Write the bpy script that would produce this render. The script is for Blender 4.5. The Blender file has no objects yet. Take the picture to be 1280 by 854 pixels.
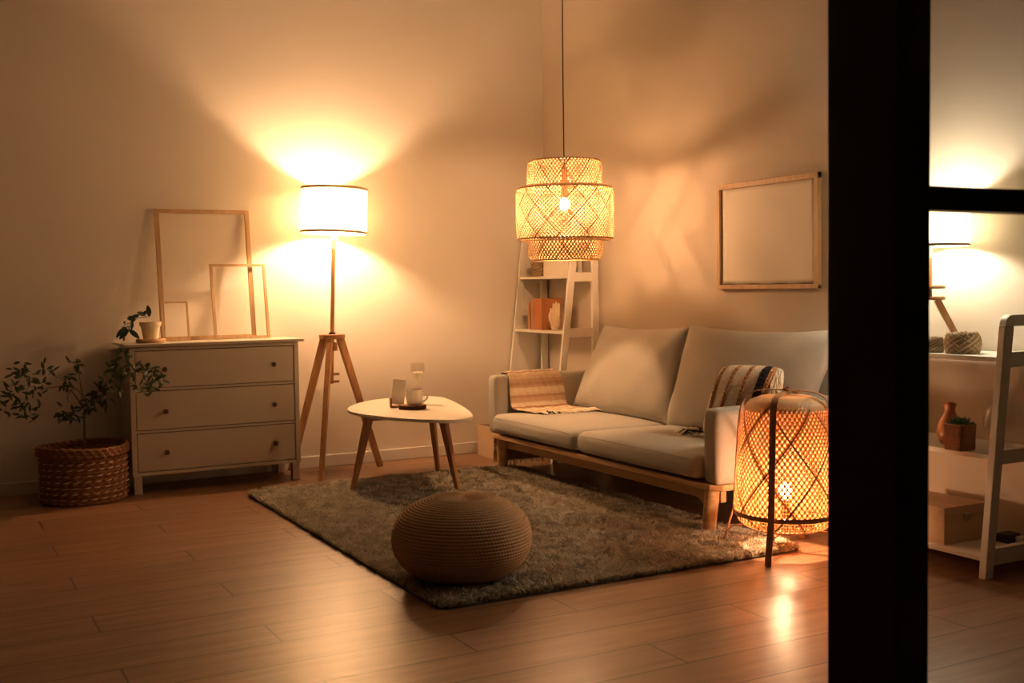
import bpy, bmesh, math, random
import numpy as np
from mathutils import Vector, Matrix
random.seed(7); rng = np.random.default_rng(7)
PI = math.pi
S = bpy.context.scene
COL = S.collection

# ------------------------------------------------------------------ helpers
class MB:
    """collects shapes (world coordinates) and links them as one mesh object"""
    def __init__(s): s.v = []; s.f = []; s.uv = None; s.marks = []
    def mark(s, k): s.marks.append((len(s.f), k)); return s      # faces added from here on take material slot k
    def add(s, vs, fs):
        n = len(s.v); s.v += [tuple(map(float, p)) for p in vs]; s.f += [tuple(i + n for i in f) for f in fs]
        return s
    def box(s, c, size, rot=None):
        x, y, z = [k / 2 for k in size]
        vs = [Vector(p) for p in ((-x,-y,-z),(x,-y,-z),(x,y,-z),(-x,y,-z),(-x,-y,z),(x,-y,z),(x,y,z),(-x,y,z))]
        if rot is not None: vs = [rot @ p for p in vs]
        vs = [p + Vector(c) for p in vs]
        return s.add(vs, [(3,2,1,0),(4,5,6,7),(0,1,5,4),(1,2,6,5),(2,3,7,6),(3,0,4,7)])
    def b2(s, x0, x1, y0, y1, z0, z1):
        return s.box(((x0+x1)/2,(y0+y1)/2,(z0+z1)/2),(abs(x1-x0),abs(y1-y0),abs(z1-z0)))
    def bar(s, p0, p1, w0, d0, w1=None, d1=None, up=(0,0,1), ref=None):
        """rectangular bar from p0 to p1; w along ref axis, d across"""
        p0 = Vector(p0); p1 = Vector(p1); t = (p1-p0).normalized()
        r = Vector(ref if ref is not None else (1,0,0)); r = (r - t*r.dot(t)).normalized(); q = t.cross(r)
        w1 = w0 if w1 is None else w1; d1 = d0 if d1 is None else d1
        vs = []
        for p, w, d in ((p0,w0,d0),(p1,w1,d1)):
            for a, b in ((-1,-1),(1,-1),(1,1),(-1,1)): vs.append(p + r*a*w/2 + q*b*d/2)
        return s.add(vs, [(3,2,1,0),(4,5,6,7),(0,1,5,4),(1,2,6,5),(2,3,7,6),(3,0,4,7)])
    def lathe(s, prof, n=32, c=(0,0,0), rot=None, cap=True, a0=0, phi=2*PI):
        vs = []; m = len(prof)
        for k in range(n):
            a = a0 + phi*k/n
            for r, z in prof:
                p = Vector((r*math.cos(a), r*math.sin(a), z))
                if rot is not None: p = rot @ p
                vs.append(p + Vector(c))
        fs = []
        for k in range(n):
            k2 = (k+1) % n
            for i in range(m-1): fs.append((k*m+i, k2*m+i, k2*m+i+1, k*m+i+1))
        if cap:
            if prof[0][0] > 1e-6: fs.append(tuple(k*m for k in range(n))[::-1])
            if prof[-1][0] > 1e-6: fs.append(tuple(k*m+m-1 for k in range(n)))
        return s.add(vs, fs)
    def cyl(s, p0, p1, r0, r1=None, n=16):
        return s.tube([p0, p1], [r0, r0 if r1 is None else r1], n)
    def tube(s, pts, r, n=8, cap=True):
        pts = [Vector(p) for p in pts]; m = len(pts)
        rs = list(r) if hasattr(r, '__len__') else [r]*m
        vs = []; q = None
        for i, p in enumerate(pts):
            t = (pts[min(i+1,m-1)] - pts[max(i-1,0)]).normalized()
            if q is None:
                q = t.orthogonal().normalized()
            else:
                q = (q - t*q.dot(t));
                q = q.normalized() if q.length > 1e-6 else t.orthogonal().normalized()
            w = t.cross(q)
            for k in range(n):
                a = 2*PI*k/n; vs.append(p + (q*math.cos(a) + w*math.sin(a))*rs[i])
        fs = []
        for i in range(m-1):
            for k in range(n):
                k2 = (k+1) % n; fs.append((i*n+k, i*n+k2, (i+1)*n+k2, (i+1)*n+k))
        if cap: fs += [tuple(range(n))[::-1], tuple((m-1)*n+k for k in range(n))]
        return s.add(vs, fs)
    def prism(s, poly, z0, z1):
        n = len(poly)
        vs = [(x,y,z0) for x,y in poly] + [(x,y,z1) for x,y in poly]
        return s.add(vs, [tuple(range(n))[::-1], tuple(range(n,2*n))] + [(i,(i+1)%n,(i+1)%n+n,i+n) for i in range(n)])
    def sphere(s, c, r, n=16, m=10, rot=None):
        rr = r if hasattr(r,'__len__') else (r,r,r)
        vs = [Vector((0,0,-rr[2]))]
        for j in range(1,m):
            b = -PI/2 + PI*j/m
            for k in range(n):
                a = 2*PI*k/n; vs.append(Vector((rr[0]*math.cos(b)*math.cos(a), rr[1]*math.cos(b)*math.sin(a), rr[2]*math.sin(b))))
        vs.append(Vector((0,0,rr[2])))
        if rot is not None: vs = [rot @ v for v in vs]
        vs = [v + Vector(c) for v in vs]
        fs = [(0, 1+(k+1)%n, 1+k) for k in range(n)]
        for j in range(m-2):
            for k in range(n):
                a = 1+j*n+k; b = 1+j*n+(k+1)%n; fs.append((a,b,b+n,a+n))
        L = len(vs)-1
        fs += [(L, 1+(m-2)*n+k, 1+(m-2)*n+(k+1)%n) for k in range(n)]
        return s.add(vs, fs)
    def build(s, name, mat, parent=None, smooth=True, bevel=0, seg=2, sub=0, solid=0, auto=True):
        me = bpy.data.meshes.new(name)
        o = bpy.data.objects.new(name, me); COL.objects.link(o)
        off = parent_loc(parent)
        vs = [(x-off[0], y-off[1], z-off[2]) for x,y,z in s.v]
        me.from_pydata(vs, [], s.f); me.update()
        if s.uv is not None:
            uvl = me.uv_layers.new(name='UVMap')
            for lp in me.loops: uvl.data[lp.index].uv = s.uv[lp.vertex_index]
        if mat:
            for q in (mat if isinstance(mat,(list,tuple)) else [mat]): me.materials.append(q)
        for a_, (st_, k_) in enumerate(s.marks):
            en = s.marks[a_+1][0] if a_+1 < len(s.marks) else len(s.f)
            for fi in range(st_, en): me.polygons[fi].material_index = k_
        for p in me.polygons: p.use_smooth = smooth
        if solid: md = o.modifiers.new('s','SOLIDIFY'); md.thickness = solid; md.offset = 0
        if bevel:
            md = o.modifiers.new('b','BEVEL'); md.width = bevel; md.segments = seg; md.limit_method = 'ANGLE'; md.angle_limit = 0.6
            md.harden_normals = True
        if sub: md = o.modifiers.new('u','SUBSURF'); md.levels = sub; md.render_levels = sub
        if smooth and auto and not bevel and not sub: me.set_sharp_from_angle(angle=0.7)
        if parent: o.parent = parent
        return o

def parent_loc(p):
    v = Vector((0,0,0))
    while p is not None: v = v + p.location; p = p.parent
    return v
def thing(name, label, cat, loc, group=None):
    o = bpy.data.objects.new(name, None); COL.objects.link(o); o.location = loc; o.empty_display_size = .05
    return tag(o, label, cat, group)
def tag(o, label, cat, group=None):
    o['label'] = label; o['category'] = cat
    if group: o['group'] = group
    return o
def struct(o): o['kind'] = 'structure'; return o
def at(o, loc):
    """move a single-mesh thing's origin to loc, keeping the mesh where it is"""
    d = Vector(loc) - o.location; o.data.transform(Matrix.Translation(-d)); o.location = loc; return o

# ------------------------------------------------------------------ materials
def mat(name, col, rough=.6, spec=.4, bump=0, bscale=200, var=0, vscale=5, metal=0, **kw):
    m = bpy.data.materials.new(name); m.use_nodes = True; nt = m.node_tree; N = nt.nodes; L = nt.links
    b = N['Principled BSDF']
    b.inputs['Base Color'].default_value = (*col,1); b.inputs['Roughness'].default_value = rough
    b.inputs['Specular IOR Level'].default_value = spec; b.inputs['Metallic'].default_value = metal
    tc = N.new('ShaderNodeTexCoord')
    if var:
        n = N.new('ShaderNodeTexNoise'); n.inputs['Scale'].default_value = vscale; n.inputs['Detail'].default_value = 4
        L.new(tc.outputs['Object'], n.inputs['Vector'])
        r = N.new('ShaderNodeMixRGB'); r.blend_type = 'MIX'
        r.inputs[1].default_value = (*[c*(1-var) for c in col],1); r.inputs[2].default_value = (*[min(1,c*(1+var)) for c in col],1)
        L.new(n.outputs['Fac'], r.inputs[0]); L.new(r.outputs[0], b.inputs['Base Color'])
    if bump:
        n = N.new('ShaderNodeTexNoise'); n.inputs['Scale'].default_value = bscale; n.inputs['Detail'].default_value = 3
        L.new(tc.outputs['Object'], n.inputs['Vector'])
        bp = N.new('ShaderNodeBump'); bp.inputs['Strength'].default_value = bump; bp.inputs['Distance'].default_value = .002
        L.new(n.outputs['Fac'], bp.inputs['Height']); L.new(bp.outputs[0], b.inputs['Normal'])
    for k, v in kw.items(): b.inputs[k.replace('_',' ')].default_value = v
    return m
def wood(name, c1, c2, axis='z', rough=.45, scale=1.0):
    m = bpy.data.materials.new(name); m.use_nodes = True; nt = m.node_tree; N = nt.nodes; L = nt.links
    b = N['Principled BSDF']; b.inputs['Roughness'].default_value = rough; b.inputs['Specular IOR Level'].default_value = .35
    tc = N.new('ShaderNodeTexCoord'); mp = N.new('ShaderNodeMapping')
    s = {'x':(2,40,40),'y':(40,2,40),'z':(40,40,2)}[axis]; mp.inputs['Scale'].default_value = [k*scale for k in s]
    n = N.new('ShaderNodeTexNoise'); n.inputs['Scale'].default_value = 1; n.inputs['Detail'].default_value = 6; n.inputs['Distortion'].default_value = .6
    cr = N.new('ShaderNodeValToRGB'); cr.color_ramp.elements[0].position = .35; cr.color_ramp.elements[1].position = .68
    cr.color_ramp.elements[0].color = (*c1,1); cr.color_ramp.elements[1].color = (*c2,1)
    L.new(tc.outputs['Object'], mp.inputs[0]); L.new(mp.outputs[0], n.inputs['Vector']); L.new(n.outputs['Fac'], cr.inputs[0])
    L.new(cr.outputs[0], b.inputs['Base Color'])
    bp = N.new('ShaderNodeBump'); bp.inputs['Strength'].default_value = .1; bp.inputs['Distance'].default_value = .001
    L.new(n.outputs['Fac'], bp.inputs['Height']); L.new(bp.outputs[0], b.inputs['Normal'])
    return m
def translucent(name, col, tcol, fac=.5, rough=.6, var=0):
    """thin material that scatters light through itself (lamp fabric, bamboo strip, leaf)"""
    m = bpy.data.materials.new(name); m.use_nodes = True; nt = m.node_tree; N = nt.nodes; L = nt.links
    b = N['Principled BSDF']; b.inputs['Base Color'].default_value = (*col,1); b.inputs['Roughness'].default_value = rough
    b.inputs['Specular IOR Level'].default_value = .2
    t = N.new('ShaderNodeBsdfTranslucent'); t.inputs[0].default_value = (*tcol,1)
    mx = N.new('ShaderNodeMixShader'); mx.inputs[0].default_value = fac
    if var:
        tc = N.new('ShaderNodeTexCoord'); n = N.new('ShaderNodeTexNoise'); n.inputs['Scale'].default_value = 9; n.inputs['Detail'].default_value = 2
        L.new(tc.outputs['Object'], n.inputs['Vector'])
        for sk, cc in ((b.inputs['Base Color'], col), (t.inputs[0], tcol)):
            r = N.new('ShaderNodeMixRGB'); r.inputs[1].default_value = (*[c*(1-var) for c in cc],1); r.inputs[2].default_value = (*[min(1,c*(1+var*.5)) for c in cc],1)
            L.new(n.outputs['Fac'], r.inputs[0]); L.new(r.outputs[0], sk)
    L.new(b.outputs[0], mx.inputs[1]); L.new(t.outputs[0], mx.inputs[2]); L.new(mx.outputs[0], N['Material Output'].inputs[0])
    return m
def emit(name, col, st):
    m = bpy.data.materials.new(name); m.use_nodes = True; N = m.node_tree.nodes; b = N['Principled BSDF']
    b.inputs['Base Color'].default_value = (0.8,.8,.8,1)
    b.inputs['Emission Color'].default_value = (*col,1); b.inputs['Emission Strength'].default_value = st
    return m
def thin_glass(name, tint=(.96,.97,.96), f0=1.0, f0s=.04):
    m = bpy.data.materials.new(name); m.use_nodes = True; nt = m.node_tree; N = nt.nodes; L = nt.links
    N.remove(N['Principled BSDF'])
    t = N.new('ShaderNodeBsdfTransparent'); t.inputs[0].default_value = (*tint,1)
    g = N.new('ShaderNodeBsdfGlossy'); g.inputs['Roughness'].default_value = .02; g.inputs[0].default_value = (f0,f0,f0,1)
    lw = N.new('ShaderNodeLayerWeight'); lw.inputs[0].default_value = .5
    pw = N.new('ShaderNodeMath'); pw.operation = 'POWER'; L.new(lw.outputs['Facing'], pw.inputs[0]); pw.inputs[1].default_value = 5
    fr = N.new('ShaderNodeMath'); fr.operation = 'MULTIPLY_ADD'; L.new(pw.outputs[0], fr.inputs[0]); fr.inputs[1].default_value = .9; fr.inputs[2].default_value = f0s
    mx = N.new('ShaderNodeMixShader'); L.new(fr.outputs[0], mx.inputs[0]); L.new(t.outputs[0], mx.inputs[1]); L.new(g.outputs[0], mx.inputs[2])
    L.new(mx.outputs[0], N['Material Output'].inputs[0]); return m

WARM = (1, .575, .285); NEUT = (1, .86, .64)
M = dict(
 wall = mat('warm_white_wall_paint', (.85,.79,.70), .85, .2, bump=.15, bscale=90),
 wallh = mat('dark_bounce_cutting_wall_paint', (.22,.19,.16), .85, .2),  # for the unseen walls, darkened to cut the light they bounce back
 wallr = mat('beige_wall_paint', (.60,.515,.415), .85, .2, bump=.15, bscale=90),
 ceil = mat('ceiling_paint', (.60,.57,.53), .9, .1),
 base = mat('white_baseboard_paint', (.80,.77,.71), .45, .4),
 white = mat('white_painted_wood', (.80,.76,.68), .42, .4, var=.02, vscale=8),
 cream = mat('cream_dresser_paint', (.56,.50,.40), .4, .4, var=.02, vscale=6),
 black = mat('black_lacquered_metal', (.010,.010,.012), .4, .4),
 dark = mat('dark_brown_wood_knob', (.10,.045,.022), .35, .5),
 blackp = mat('black_plastic', (.01,.01,.01), .4, .5),
 oakz = wood('oiled_oak_upright', (.42,.205,.085), (.55,.30,.13), 'z'),
 oakx = wood('oiled_oak_across', (.46,.27,.13), (.60,.38,.20), 'x'),
 oaky = wood('oiled_oak_sofa_rail', (.46,.27,.13), (.60,.38,.20), 'y'),
 frame = wood('pale_oak_frame', (.52,.34,.18), (.64,.44,.25), 'z'),
 sofa = mat('grey_beige_linen', (.40,.37,.31), .9, .15, bump=.6, bscale=700, var=.06, vscale=60, Sheen_Weight=.15),
 pipe = mat('linen_piping', (.44,.42,.36), .9, .1),
 top = mat('white_table_lacquer', (.80,.75,.64), .35, .45),
 walnut = wood('reddish_table_leg', (.33,.145,.058), (.46,.225,.095), 'z'),
 bark = mat('dark_bark', (.07,.03,.015), .9, .1, bump=1, bscale=120, var=.4, vscale=40),
 slice = wood('sawn_wood_slice', (.22,.09,.04), (.34,.15,.07), 'x', scale=.6),
 cer = mat('white_glazed_ceramic', (.80,.76,.68), .2, .5),
 pot = mat('cream_ceramic_pot', (.82,.74,.55), .45, .4),
 soil = mat('dark_soil', (.03,.018,.01), .95, .1, bump=1, bscale=60),
 leaf = translucent('olive_leaf', (.06,.085,.04), (.08,.12,.03), .18, .45, var=.4),
 leaf2 = translucent('dark_waxy_leaf', (.035,.07,.045), (.05,.1,.03), .12, .3, var=.3),
 stem = mat('brown_twig', (.16,.085,.04), .8, .2, var=.3, vscale=30),
 wick = mat('brown_seagrass_weave', (.30,.145,.07), .8, .2, bump=.8, bscale=150, var=.45, vscale=45),
 pale = mat('pale_raffia_strand', (.62,.48,.33), .8, .2),
 wick2 = mat('natural_seagrass', (.38,.25,.12), .8, .2, bump=.8, bscale=200, var=.5, vscale=70),
 wick3 = mat('dark_wicker', (.33,.155,.075), .75, .3, bump=1, bscale=180, var=.5, vscale=60),
 shade = translucent('cream_shade_fabric', (.85,.81,.70), (.80,.73,.56), .30, .8),
 trim = mat('tan_shade_edging', (.60,.42,.24), .7, .2),
 bam = translucent('golden_bamboo_strip', (.44,.29,.15), (.80,.54,.26), .075, .5, var=.3),
 bamc = translucent('pale_straw_crown', (.58,.42,.24), (.80,.55,.28), .22, .5, var=.3),
 bamh = mat('cane_hoop', (.55,.34,.15), .5, .3),
 bamd = translucent('dark_bamboo_strip', (.22,.10,.04), (.25,.10,.03), .06, .5),
 bam2 = translucent('copper_brown_bamboo_strip', (.46,.20,.08), (.80,.36,.12), .13, .5, var=.2),
 strap = wood('brown_bent_bamboo_strap', (.38,.18,.08), (.50,.26,.12), 'z', .4),
 paper = mat('blank_cream_paper', (.80,.74,.64), .8, .2),
 tan = mat('tan_linen_book', (.50,.27,.14), .8, .2),
 orange = mat('orange_book_cover', (.47,.185,.07), .7, .2),
 handm = mat('pale_wooden_hand', (.74,.58,.38), .5, .3),
 kraft = mat('kraft_cardboard', (.56,.40,.26), .8, .2, var=.04, vscale=12),
 metal = mat('brushed_metal', (.55,.5,.42), .3, .5, metal=1),
 sand = mat('fine_white_sand', (.85,.80,.68), .9, .1),
 terra = mat('orange_brown_ceramic', (.52,.19,.075), .35, .5, var=.15, vscale=10),
 succ = translucent('grey_green_succulent', (.12,.22,.15), (.1,.2,.1), .1, .4),
 tuftw = mat('cream_wool_fringe', (.78,.66,.50), .95, .1),
 tuftd = mat('dark_wool_yarn', (.025,.022,.025), .95, .1),
 tuftb = mat('brown_wool_yarn', (.36,.17,.075), .95, .1, bump=1, bscale=200, var=.3, vscale=80),
 cord = mat('black_cable', (.015,.01,.01), .5, .3),
 glass = thin_glass('clear_pane', (.93,.955,.97)),
 vglass = thin_glass('thin_blown_glass', (.93,.92,.90), 1.0, .10),
 bulbA = emit('warm_bulb_floor_lamp', (1,.575,.29), 860),
 bulbB = emit('warm_bulb_pendant', (1,.55,.27), 780),
 bulbC = emit('warm_bulb_basket_lamp', (1,.58,.30), 430),
 bulbD = emit('neutral_bulb_table_lamp', NEUT, 420),
)

# floor: laminate planks running along the back wall
def floor_mat():
    m = bpy.data.materials.new('oak_laminate_planks'); m.use_nodes = True; nt = m.node_tree; N = nt.nodes; L = nt.links
    b = N['Principled BSDF']
    geo = N.new('ShaderNodeTexCoord'); sx = N.new('ShaderNodeSeparateXYZ'); L.new(geo.outputs['Object'], sx.inputs[0])
    def mth(op, a, c=None):
        n = N.new('ShaderNodeMath'); n.operation = op
        for i, q in enumerate((a, c)):
            if q is None: continue
            if isinstance(q, (int,float)): n.inputs[i].default_value = q
            else: L.new(q, n.inputs[i])
        return n.outputs[0]
    v = mth('DIVIDE', mth('SUBTRACT', -3.287, sx.outputs['Y']), .2335)
    row = mth('FLOOR', v); fv = mth('FRACT', v)
    mod3 = mth('SUBTRACT', row, mth('MULTIPLY', mth('FLOOR', mth('DIVIDE', row, 3)), 3))
    u = mth('DIVIDE', mth('ADD', mth('ADD', sx.outputs['X'], 2.745), mth('MULTIPLY', mod3, .5625)), 1.6875)
    cu = mth('FLOOR', u); fu = mth('FRACT', u)
    wn = N.new('ShaderNodeTexWhiteNoise'); wn.noise_dimensions = '2D'
    cb = N.new('ShaderNodeCombineXYZ'); L.new(cu, cb.inputs[0]); L.new(row, cb.inputs[1]); L.new(cb.outputs[0], wn.inputs['Vector'])
    # grain
    cv = N.new('ShaderNodeCombineXYZ')
    L.new(mth('ADD', mth('MULTIPLY', sx.outputs['X'], 1.3), mth('MULTIPLY', wn.outputs['Value'], 37)), cv.inputs[0])
    L.new(mth('MULTIPLY', sx.outputs['Y'], 16), cv.inputs[1]); L.new(wn.outputs['Value'], cv.inputs[2])
    n = N.new('ShaderNodeTexNoise'); n.inputs['Scale'].default_value = 1.6; n.inputs['Detail'].default_value = 7; n.inputs['Distortion'].default_value = .8
    L.new(cv.outputs[0], n.inputs['Vector'])
    cr = N.new('ShaderNodeValToRGB'); e = cr.color_ramp.elements
    e[0].position = .28; e[0].color = (.165,.078,.035,1); e[1].position = .75; e[1].color = (.33,.18,.096,1)
    L.new(n.outputs['Fac'], cr.inputs[0])
    hs = N.new('ShaderNodeHueSaturation'); L.new(cr.outputs[0], hs.inputs['Color'])
    L.new(mth('ADD', .88, mth('MULTIPLY', wn.outputs['Value'], .24)), hs.inputs['Value'])
    # seams
    sv = mth('MINIMUM', fv, mth('SUBTRACT', 1, fv)); su = mth('MINIMUM', fu, mth('SUBTRACT', 1, fu))
    g = mth('MAXIMUM', mth('LESS_THAN', sv, .016), mth('LESS_THAN', su, .0024))
    mx = N.new('ShaderNodeMixRGB'); L.new(g, mx.inputs[0]); L.new(hs.outputs[0], mx.inputs[1]); mx.inputs[2].default_value = (.03,.012,.006,1)
    L.new(mx.outputs[0], b.inputs['Base Color'])
    n2 = N.new('ShaderNodeTexNoise'); n2.inputs['Scale'].default_value = 3; L.new(geo.outputs['Object'], n2.inputs['Vector'])
    b.inputs['Roughness'].default_value = .33
    b.inputs['Specular IOR Level'].default_value = .8
    bp = N.new('ShaderNodeBump'); bp.inputs['Strength'].default_value = .12; bp.inputs['Distance'].default_value = .002
    L.new(mth('SUBTRACT', n.outputs['Fac'], mth('MULTIPLY', g, 2)), bp.inputs['Height']); L.new(bp.outputs[0], b.inputs['Normal'])
    return m
M['floor'] = floor_mat()

# ------------------------------------------------------------------ the room
XL, YF, HC = -7.6, -9.6, 3.75
struct(MB().b2(XL-.1,.1,YF-.1,.1,-.1,0).build('floor', M['floor'], smooth=False))
struct(MB().b2(XL-.1,.1,YF-.1,.1,HC,HC+.1).build('ceiling', M['ceil'], smooth=False))
struct(MB().b2(XL-.1,.1,0,.1,0,HC).build('wall_back', M['wall'], smooth=False))
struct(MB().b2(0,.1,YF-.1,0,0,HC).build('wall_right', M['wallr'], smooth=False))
struct(MB().b2(XL-.1,XL,YF-.1,0,0,HC).build('wall_left', M['wallh'], smooth=False))
struct(MB().b2(XL,0,YF-.1,YF,0,HC).build('wall_front', M['wallh'], smooth=False))
struct(MB().b2(XL,0,-.014,0,0,.085).build('baseboard_back', M['base'], bevel=.004))
struct(MB().b2(-.014,0,YF,-.014,0,.085).build('baseboard_right', M['base'], bevel=.004))
# black glazed partition the photograph is taken past
w = bpy.data.objects.new('window_1', None); COL.objects.link(w); w.location = (-3.317,-6.59,0); struct(w)
yn, yb = -6.652, -6.528
MB().b2(-3.347,-3.288,yn,yb,0,HC).build('frame_post', M['black'], w, bevel=.003)
mu = MB()
for z in (.06,.36,1.388,2.41,3.70): mu.b2(-3.288,0,yn+.002,yn+.036,z-.0155,z+.0155)
for x in (-2.2,-1.1,-.02): mu.b2(x-.0155,x+.0155,yn+.002,yn+.036,.02,HC)
mu.build('glazing_bars', M['black'], w, smooth=False)
MB().b2(-3.288,0,yn+.016,yn+.020,.02,HC).build('glass_pane', M['glass'], w, smooth=False)

# ------------------------------------------------------------------ dresser
def dresser():
    r = thing('chest_of_drawers', 'cream painted three-drawer chest with round dark knobs against the wall', 'chest of drawers', (-2.725,-.24,0))
    c = MB()
    y0, y1 = -.43, -.03
    xa, xb = -3.272, -2.178
    c.b2(xa,xa+.022,y0+.01,y1,.135,.935); c.b2(xb-.022,xb,y0+.01,y1,.135,.935)      # side panels
    c.b2(xa,xb,y1-.008,y1,.12,.935)
    for x in (xa, xb-.032): c.b2(x,x+.032,y0,y0+.03,.117,.935)                       # front posts
    c.b2(xa,xb,y0+.002,y0+.03,.117,.140); c.b2(xa,xb,y0+.002,y0+.03,.913,.935)
    c.b2(xa,xb,y0+.004,y0+.03,.388,.404); c.b2(xa,xb,y0+.004,y0+.03,.655,.671)
    c.b2(xa,xb,y0+.03,y1,.12,.13)
    c.build('carcass', M['cream'], r, bevel=.003)
    t = MB(); t.b2(-3.305,-2.145,-.452,-.012,.937,.957); t.build('top_board', M['cream'], r, bevel=.004)
    MB().b2(xa+.03,xb-.03,y0+.02,y1-.02,.15,.9).build('dark_gap_fill', M['dark'], r, smooth=False)  # solid dark block, puts the shade of the drawer gaps into colour
    for (xx,yy) in ((xa+.008,y0+.003),(xb-.058,y0+.003),(xa+.008,y1-.055),(xb-.058,y1-.055)):
        MB().b2(xx,xx+.05,yy,yy+.05,0,.118).build('leg', M['cream'], r, bevel=.003)
    for z0, z1, kz in ((.675,.908,.79),(.409,.650,.522),(.145,.383,.26)):
        d = MB().b2(xa+.037,xb-.037,y0+.004,y0+.022,z0,z1).build('drawer', M['cream'], r, bevel=.002)
        for kx in (-3.06,-2.354):
            k = MB(); R = Matrix.Rotation(PI/2,3,'X')
            k.lathe([(0,.004),(.008,0),(.007,.010),(.013,.016),(.0165,.024),(.014,.032),(0,.035)],20,(kx,y0+.004,kz),R)
            k.build('knob', M['dark'], d)
    return r
dresser()

# ------------------------------------------------------------------ leaning empty frames
def lean_frame(name, label, x0, x1, h, yb_, yt, bw, th, z0=.9605):
    """rectangular wooden moulding, foot at yb_, leaning back to yt at its top"""
    r_ = Matrix.Rotation(-math.atan2(yt-yb_, h),3,'X')
    o = Vector(((x0+x1)/2, yb_, z0)); w_ = (x1-x0); L = math.hypot(h, yt-yb_)
    m = MB()
    def q(xa,xb,za,zb):
        c = r_ @ Vector(((xa+xb)/2, 0, (za+zb)/2)) + o
        m.box(c, (xb-xa, th, zb-za), r_)
    q(-w_/2,-w_/2+bw,0,L); q(w_/2-bw,w_/2,0,L); q(-w_/2+bw,w_/2-bw,0,bw*.8); q(-w_/2+bw,w_/2-bw,L-bw*.8,L)
    b = m.build(name, M['frame'], None, bevel=.0015)
    at(b, o); return tag(b, label, 'picture frame', 'empty oak frames leaning on the wall')
lean_frame('picture_frame','large empty oak picture frame leaning on the wall above the chest', -3.02,-2.385,.875,-.150,-.025,.030,.018)
lean_frame('picture_frame','medium empty oak picture frame leaning over the large frame\'s right side', -2.683,-2.303,.505,-.200,-.108,.020,.014)
lean_frame('picture_frame','smallest empty oak picture frame standing beside the potted trailing plant', -3.022,-2.842,.258,-.205,-.150,.014,.011)

# ------------------------------------------------------------------ leaves
def add_leaf(m, base, d, up, L, W, fold=.15, droop=.15, n=4):
    d = Vector(d).normalized(); s = d.cross(Vector(up)); s = s.normalized() if s.length > 1e-4 else d.orthogonal().normalized()
    nrm = s.cross(d).normalized(); base = Vector(base); vs = []
    for i in range(n+1):
        t = i/n; w_ = W*.5*(math.sin(PI*min(1,t*.92+.06))**.8)
        c = base + d*L*t - nrm*droop*L*t*t
        vs += [c - s*w_ + nrm*fold*w_, c, c + s*w_ + nrm*fold*w_]
    fs = []
    for i in range(n):
        a = i*3; fs += [(a,a+1,a+4,a+3),(a+1,a+2,a+5,a+4)]
    m.add(vs, fs)

# trailing plant in cream pot
pc = Vector((-3.116,-.315,.9572))
sa = MB(); sa.lathe([(0,0),(.088,0),(.093,.006),(.093,.022),(.090,.027),(.080,.027),(.076,.020),(0,.020)],48,pc)
at(tag(sa.build('saucer', M['oakx']), 'round wooden saucer under the small cream plant pot', 'saucer'), pc)
pr = thing('potted_plant','trailing waxy-leaved plant in a small cream pot on the chest', 'plant', pc+Vector((0,0,.021)))
P0 = pc+Vector((0,0,.0212))
MB().lathe([(0,0),(.046,0),(.060,.085),(.066,.086),(.068,.113),(.062,.114),(.058,.10),(0,.10)],40,P0,cap=False).build('pot', M['pot'], pr)
MB().lathe([(0,.102),(.057,.101)],24,P0,cap=False).build('soil', M['soil'], pr)
def W31(u, v, y=-.315):   # leaf stations of the trailing plant on its own vertical plane
    return Vector((-3.124 + (u-186)*.00488, y, 1.089 - (v-403)*.0053))
st = MB(); lf = MB()
vines = [[(184,397),(176,392),(168,394),(163,400),(160,408),(158,414)],[(186,397),(187,390)],[(182,397),(172,397),(165,402),(155,405),(150,408)]]
for vi in vines:
    st.tube([W31(u,v, -.315-.01*i) for i,(u,v) in enumerate(vi)], .0022, 6)
for (u,v),(du,dv),L,W in (((186,396),(-2,-12),.075,.034),((181,394),(-9,-3),.06,.03),((173,394),(-8,2),.06,.026),((166,397),(-9,1),.045,.036),((168,398),(-5,4),.04,.02),
      ((161,409),(-4,-1),.03,.026),((160,411),(9,8),.085,.034),((159,411),(-10,9),.082,.034),((157,408),(-6,5),.045,.035),((152,409),(-7,9),.075,.024),((165,402),(-3,9),.055,.02),((155,404),(-2,-4),.025,.014),((178,395),(3,-6),.04,.02)):
    a = W31(u,v,-.335); b = W31(u+du,v+dv,-.35)
    add_leaf(lf, a, (b-a)+Vector((0,random.uniform(-.01,.01),0)), (0,-1,.35), L, W, .1, .12, 6)
st.build('stem', M['stem'], pr); lf.build('leaves', M['leaf2'], pr)

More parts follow.
